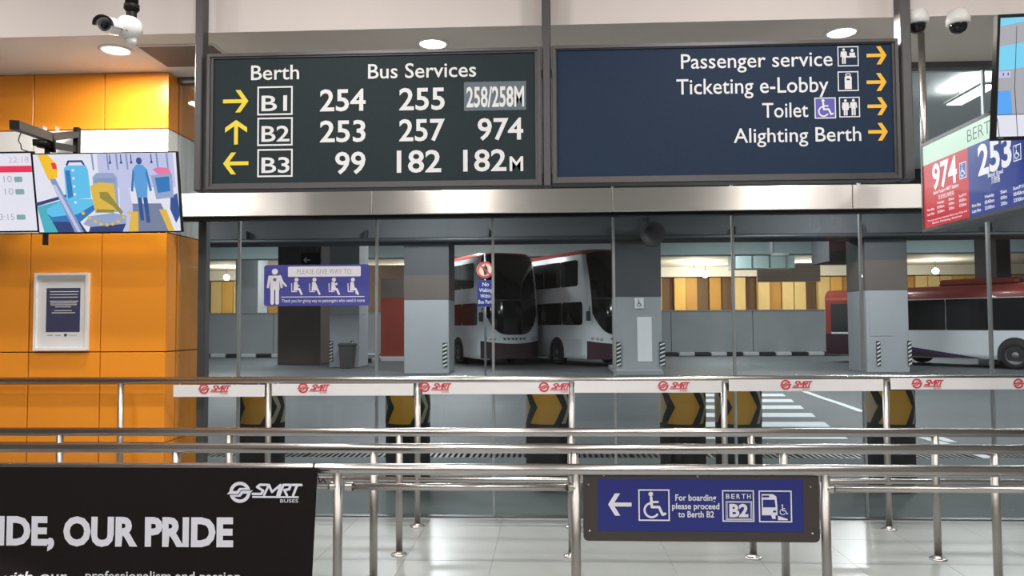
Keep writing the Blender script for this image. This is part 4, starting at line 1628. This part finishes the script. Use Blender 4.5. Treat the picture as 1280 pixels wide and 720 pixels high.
def head_lamps(b, root, z):
    for sg in (-1, 1):
        for k in range(3):
            g = G()
            c_ = b.front(sg * (.80 + k * .14), z + .02 * k)
            g.lathe(c_ + Vector((-.02, 0, 0)), (1, sg * (.15 + .2 * k), 0), [(.065, 0), (.065, .035), (.05, .045), (0, .048)], 'head_lamp', 12)
            g.build('head_lamp', root, None, True)


BL = 9.7


def double_decker(label, pos, ang):
    r = thing('double_decker_bus', label, 'bus', pos, 'double-decker buses', ang)
    b = Bus(BL, 2.5, 4.4, .55, .42)
    b.shell([(.28, .85, 'bus_white'), (.85, 4.22, 'bus_white'), (4.22, 4.40, 'bus_red')], r)
    # dark front apron
    b.front_patch(-1.25, 1.25, lambda y: .27, lambda y: .84 + .12 * (abs(y) / 1.25) ** 2, 'bus_maroon', r, 'front_apron', .010, 16, 3)
    hw = 1.08
    low = lambda y: 1.18 + .80 * (abs(y) / hw) ** 4
    high = lambda y: 4.345 - .10 * (abs(y) / hw) ** 4
    ws = b.front_patch(-hw, hw, low, high, 'bus_glass', r, 'windscreen', .014, 22, 12)
    b.front_patch(-hw * .985, hw * .985, lambda y: 2.50, lambda y: 2.56, 'bus_trim', ws, 'deck_bar', .022, 16, 1)
    b.front_patch(-.75, .75, lambda y: 2.62, lambda y: 2.98, 'black_gloss', ws, 'destination_display', .024, 12, 2)
    for sg in (-1, 1):
        for (y0, y1) in ((.02, .17), (.20, .34), (.37, .50)):
            a_, c_, d_ = (b.front(sg * y0, 1.06, .02), b.front(sg * y1, 1.06, .02), b.front(sg * (y0 + .02), .96, .02))
            g = G()
            g.prism([a_, c_, d_], (.008, 0, 0), 'bus_trim')
            g.build('grille_slot', r, None, True)
    bx_ = b.front(0, .62)
    g = G()
    g.box((bx_.x - .01, -.30, .52), (bx_.x + .03, .30, .64), 'bus_trim')
    g.build('number_plate', r, None, True)
    head_lamps(b, r, 1.02)
    xb = b.L / 2 - b.bulge
    # side windows: a row on each deck
    for (z0, z1, xa, xc, n) in ((3.02, 4.02, -BL / 2 + .3, xb - .62, 6), (1.55, 2.42, -BL / 2 + .9, xb - .30, 5)):
        ln = (xc - xa) / n
        for k in range(n):
            rr = .14 if k in (0, n - 1) else .03
            b.side_panel(rounded_quad(xa + k * ln + .012, z0, xa + (k + 1) * ln - .012, z1, rr), 'bus_glass', r, 'side_window')
    for k in range(5):
        x0 = -BL / 2 + .3 + k * 1.74
        b.side_panel([(x0, .42), (x0 + 1.66, .42), (x0 + 1.66, 1.02), (x0, 1.02)], 'bus_white', r, 'skirt_panel', .005)
    b.wheels((-BL / 2 + 2.2, BL / 2 - 2.75), r)
    for sg in (-1, 1):
        g = G()
        e = b.front(sg * 1.16, 2.2)
        g.path([e, e + Vector((.22, sg * .12, .02)), e + Vector((.25, sg * .16, -.14))], .018, 'bus_trim', 6)
        g.box(e + Vector((.20, sg * .10, -.50)), e + Vector((.27, sg * .27, -.14)), 'bus_trim', .02)
        g.build('mirror', r, None, True)
    g = G()
    g.prism([(-BL / 2 - .01, y_, z_) for y_, z_ in rounded_quad(-1.0, 3.0, 1.0, 3.95, .1)], (.02, 0, 0), 'bus_glass')
    g.build('rear_window', r, None, True)
    return r


ANG = -math.radians(62)
fx = Vector((math.cos(ANG), math.sin(ANG), 0))


def bus_at(p_front, L):
    return (p_front - fx * (L / 2))


f1 = atY(643, 405, 31.0)
q = bus_at(Vector((f1.x, 31.0, 0)), BL)
double_decker('white double-decker bus with red roof, behind the prohibition sign, front showing', (q.x, q.y, 0), ANG)
f2 = atY(777, 405, 30.0)
q = bus_at(Vector((f2.x, 30.0, 0)), BL)
double_decker('white double-decker bus with red roof, right of the other, front cut by a column', (q.x, q.y, 0), ANG)


def single_decker():
    P0 = atY(1030, 405, 33.2)
    P1 = atY(1268, 405, 27.6)
    A0 = math.atan2(P1.y - P0.y, P1.x - P0.x)
    dist = (P1 - P0).length
    L = dist + 2.75
    ux = Vector((math.cos(A0), math.sin(A0), 0))
    lf_ = Vector((-math.sin(A0), math.cos(A0), 0))
    W_ = 2.5
    ctr = Vector((P0.x, P0.y, 0)) + ux * (L / 2) + lf_ * (W_ / 2)
    r = thing('single_decker_bus', 'red roofed single-decker bus with maroon tail, behind the right column', 'bus', (ctr.x, ctr.y, 0), None, A0)
    b = Bus(L, W_, 2.88, .25, .35)
    b.shell([(.30, .85, 'bus_white'), (.85, 2.42, 'bus_white'), (2.42, 2.88, 'bus_red')], r)
    x0 = -L / 2
    b.side_panel([(x0 + .07, .32), (x0 + dist * .86, .32), (x0 + dist * .40, .78), (x0 + 1.75, 1.0), (x0 + 1.75, 1.14), (x0 + .07, 1.14)], 'bus_maroon', r, 'tail_swoosh', .006)
    b.side_panel([(x0 + 1.75, 1.0), (x0 + dist * .40, .78), (x0 + dist * .86, .32), (x0 + dist * .74, .32), (x0 + dist * .38, .64), (x0 + 1.75, .80)], 'bus_purple', r, 'tail_stripe', .010)
    b.side_panel([(x0 + .07, 2.30), (x0 + 1.75, 2.30), (x0 + 1.75, 2.48), (x0 + .07, 2.48)], 'bus_red', r, 'tail_roof_panel', .006)
    b.side_panel([(x0 + .07, 1.14), (x0 + .32, 1.14), (x0 + .32, 2.30), (x0 + .07, 2.30)], 'bus_red', r, 'tail_corner', .006)
    b.side_panel(rounded_quad(x0 + .32, 1.22, x0 + 1.80, 2.34, .05), 'bus_trim', r, 'engine_louvre', .01)
    n = 5
    xa, xc = x0 + 2.0, L / 2 - .7
    for k in range(n):
        a = xa + (xc - xa) * k / n
        b.side_panel(rounded_quad(a + .012, 1.30, a + (xc - xa) / n - .012, 2.40, .03), 'bus_glass', r, 'side_window')
    b.wheels((x0 + 2.75, x0 + dist), r, .46)
    g = G()
    g.box((x0 + dist * .62, -.85, 2.86), (x0 + dist * 1.0, .85, 3.12), 'bus_red', .08)
    g.build('roof_pod', r, None, True)
    b.front_patch(-1.1, 1.1, lambda y: 1.0, lambda y: 2.6, 'bus_glass', r, 'windscreen', .012)
    head_lamps(b, r, .75)
    for ya in (-1.15, 1.0):
        g = G()
        g.box((x0 - .02, ya, 2.2), (x0 + .05, ya + .15, 2.34), 'head_lamp')
        g.build('tail_lamp', r, None, True)
    bx_ = G()
    bx_.box((x0 - .015, -1.0, 1.4), (x0 + .02, 1.0, 2.3), 'bus_glass')
    bx_.build('rear_window', r, None, True)


single_decker()

# no walking sign on its pole
NY = 24.5
ns = thing('no_walking_sign', 'round no walking sign over a blue plate on a thin pole outside', 'sign', (xat(606.5, NY), NY, 0), None)
nx = xat(606.5, NY)
g = G()
g.tube((nx, NY + .04, 0), (nx, NY + .04, zat(316, NY)), .035, 'alu', 10)
g.build('pole', ns)
cz = zat(337, NY)
g = G()
g.lathe((nx, NY + .01, cz), (0, -1, 0), [(0, 0), (.26, 0), (.26, .015), (0, .015)], 'prohib', 24, False)
g.build('round_plate', ns)
bx('blue_plate', (xat(596.5, NY), NY - .01, zat(383, NY)), (xat(617.5, NY), NY + .01, zat(350, NY)), 'blue', ns)
A = Art((0, NY - .012, 0), (1, 0, 0), (0, 0, 1), base=.004, step=.003)
A.item(606.5, 337)
A.arc(606.5, 337, 9.4, 2.0, 0, 360, 'red_print', 1, 24)
A.stroke([(600, 331), (613, 343.5)], 1.5, 'red_print', 3, False)
A.person(606.5, 330.5, 343.5, 'bus_trim', 2)
A.done('pictogram', ns)
for k, s in enumerate(('No', 'Walking', 'Within', 'Bus Park')):
    w = (4, 8, 6.5, 9)[k]
    A.text(s, 607 - w, 607 + w, 353 + k * 7.3, 357.6 + k * 7.3, 'print_white', .01)
    A.done('lettering', ns)

# litter bin, small dark sign, boxes on the columns
by_ = 30 - .75
bn = thing('litter_bin', 'dark litter bin standing before the pale left column outside', 'bin', (xat(432.5, by_), by_, 0))
x0, x1 = xat(423.5, by_), xat(441.5, by_)
zt = zat(428, by_)
g = G()
n = g.add([(x0 + .06, by_, 0), (x1 - .06, by_, 0), (x1 - .06, by_ + .45, 0), (x0 + .06, by_ + .45, 0), (x0, by_ - .04, zt - .12), (x1, by_ - .04, zt - .12), (x1, by_ + .5, zt - .12), (x0, by_ + .5, zt - .12)])
for f in ((0, 3, 2, 1), (4, 5, 6, 7), (0, 1, 5, 4), (1, 2, 6, 5), (2, 3, 7, 6), (3, 0, 4, 7)):
    g.face([n + i for i in f], 'bin')
g.build('body', bn)
bx('lid', (x0 - .03, by_ - .07, zt - .12), (x1 + .03, by_ + .53, zt), 'bin', bn, .03)
ds = thing('direction_sign', 'small black hanging sign with a white arrow above the blue sticker', 'sign', atY(388, 331, 31))
bx('panel', atY(376.5, 331.5, 31), atY(401, 316, 31.1), 'black', ds)
a = atY(388, 316, 31.05)
for o_ in (-.25, .25):
    g = G()
    g.tube((a.x + o_, 31.05, a.z), (a.x + o_, 31.05, 6.5), .02, 'alu_dark', 8)
    g.build('hanger', ds)
A = Art((0, 31, 0), (1, 0, 0), (0, 0, 1), base=.01)
A.arrow(379.5, 321.5, 388, 328.5, 'l', 'print_white', 1.3)
A.done('arrow', ds)
# loudspeaker on the middle column
ly = 26
sp_ = thing('horn_loudspeaker', 'dark horn loudspeaker hung on the grey column right of the buses', 'loudspeaker', atY(812, 305, ly - .5))
g = G()
c_ = atY(812, 290, ly - .55)
g.lathe(c_, Vector((.25, -1, -.35)), [(0, -.45), (.12, -.45), (.14, -.3), (.20, -.05), (.42, .30), (.40, .31), (.15, .0), (0, -.02)], 'bus_trim', 22)
g.build('horn', sp_)
g = G()
g.path([c_ + Vector((0, .35, .1)), c_ + Vector((0, .42, .5)), (c_.x, ly - .045, c_.z + .5)], .04, 'bus_trim', 8)
g.build('arm', sp_)
pa = thing('wheelchair_plate', 'small white wheelchair plate on the grey column right of the buses', 'sign', atY(799, 386, ly - .02))
bx('plate', atY(793.5, 385.5, ly - .03), atY(804.5, 372.5, ly - .003), 'paper', pa)
A = Art((0, ly - .03, 0), (1, 0, 0), (0, 0, 1), base=.006)
A.wheelchair(794.5, 373, 803.5, 385, 'bus_trim')
A.done('pictogram', pa)
pp = bx('paper_notice', atY(797, 452, ly - .012), atY(814.5, 396, ly - .003), 'paper', loc=atY(806, 452, ly))
tag(pp, 'tall pale paper notice on the column below the wheelchair plate', 'notice')
pp = bx('paper_notice', atY(1088, 420, ly - .012), atY(1114, 372, ly - .003), 'conc_light', loc=atY(1100, 420, ly))
tag(pp, 'faded blue grey notice on the right concrete column', 'notice')
# pipes and ducts overhead
g = G()
g.tube((-40, 25.85, zp(299.5, 26)), (40, 25.85, zp(299.5, 26)), .09, 'pipe_dark', 12)
for k in range(14):
    x = -26 + k * 4
    g.box((x - .04, 25.80, zp(299.5, 26)), (x + .04, 26.018, zp(299.5, 26) + .35), 'pipe_dark')
tag(g.build('service_pipe', None, (0, 25.85, zp(299.5, 26))), 'long dark service pipe running below the overhead beam', 'pipe')
du = thing('air_duct', 'pale teal air duct box under the ceiling before the far hall', 'duct', atY(950, 336, 44))
bx('duct_body', atY(918, 335.5, 44), atY(983, 317, 45.5), 'duct', du)
for k in range(4):
    a = atY(918 + k * 21.6, 326, 44)
    g = G()
    g.box((a.x - .03, 43.96, atY(918, 336, 44).z), (a.x + .03, 44, atY(918, 317, 44).z), 'alu')
    g.build('flange', du)
for q_ in (925, 976):
    g = G()
    a = atY(q_, 317, 44.7)
    g.tube((a.x, 44.7, a.z - .02), (a.x, 44.7, 6.5), .025, 'alu_dark', 8)
    g.build('hanger', du)
g = G()
g.path([atY(964, 296, 37.8), atY(964, 318, 37.8), atY(986, 318, 37.8)], .09, 'pipe_white', 10)
g.path([atY(964, 296, 37.8), (atY(964, 296, 37.8).x, 37.8, 6.5)], .09, 'pipe_white', 10)
tag(g.build('drain_pipe', None, atY(964, 318, 37.8)), 'white bent drain pipe under the middle beam', 'pipe')
# lamps of the bus park, as fittings
for k, (lx, ly) in enumerate(PARK_LAMPS):
    lb = 'white tube lamp under the bus park ceiling, %s row from the glass, %s' % (('added first', 'second', 'third', 'fourth', 'added last')[k // 4], ('leftmost', 'left of centre', 'right of centre', 'rightmost')[k % 4])
    t = thing('tube_lamp', lb, 'ceiling light', (lx, ly, 6.4), 'tube lamps under the bus park ceiling')
    bx('housing', (lx - .2, ly - .75, 6.20), (lx + .2, ly + .75, 6.26), 'white_panel', t, .02)
    bx('tube', (lx - .15, ly - .7, 6.185), (lx + .15, ly + .7, 6.20), 'lamp_on_cool', t)
    for e in (-.5, .5):
        g = G()
        g.tube((lx, ly + e, 6.26), (lx, ly + e, 6.5), .012, 'alu_dark', 6)
        g.build('hanger', t)
for k, (lx, ly) in enumerate(FAR_LAMPS):
    lb = 'round glowing lamp hung in the far yellow hall, number %s counted from the left' % ('one', 'two', 'three', 'four', 'five', 'six', 'seven')[k]
    t = thing('globe_lamp', lb, 'ceiling light', (lx, ly, 4.9), 'globe lamps of the far hall')
    g = G()
    g.lathe((lx, ly, 4.9), (0, 0, 1), [(0, -.22), (.12, -.19), (.2, -.08), (.2, .04), (.1, .16), (0, .18)], 'lamp_on', 14)
    g.build('globe', t)
    g = G()
    g.tube((lx, ly, 5.06), (lx, ly, FHC), .02, 'alu_dark', 6)
    g.build('rod', t)
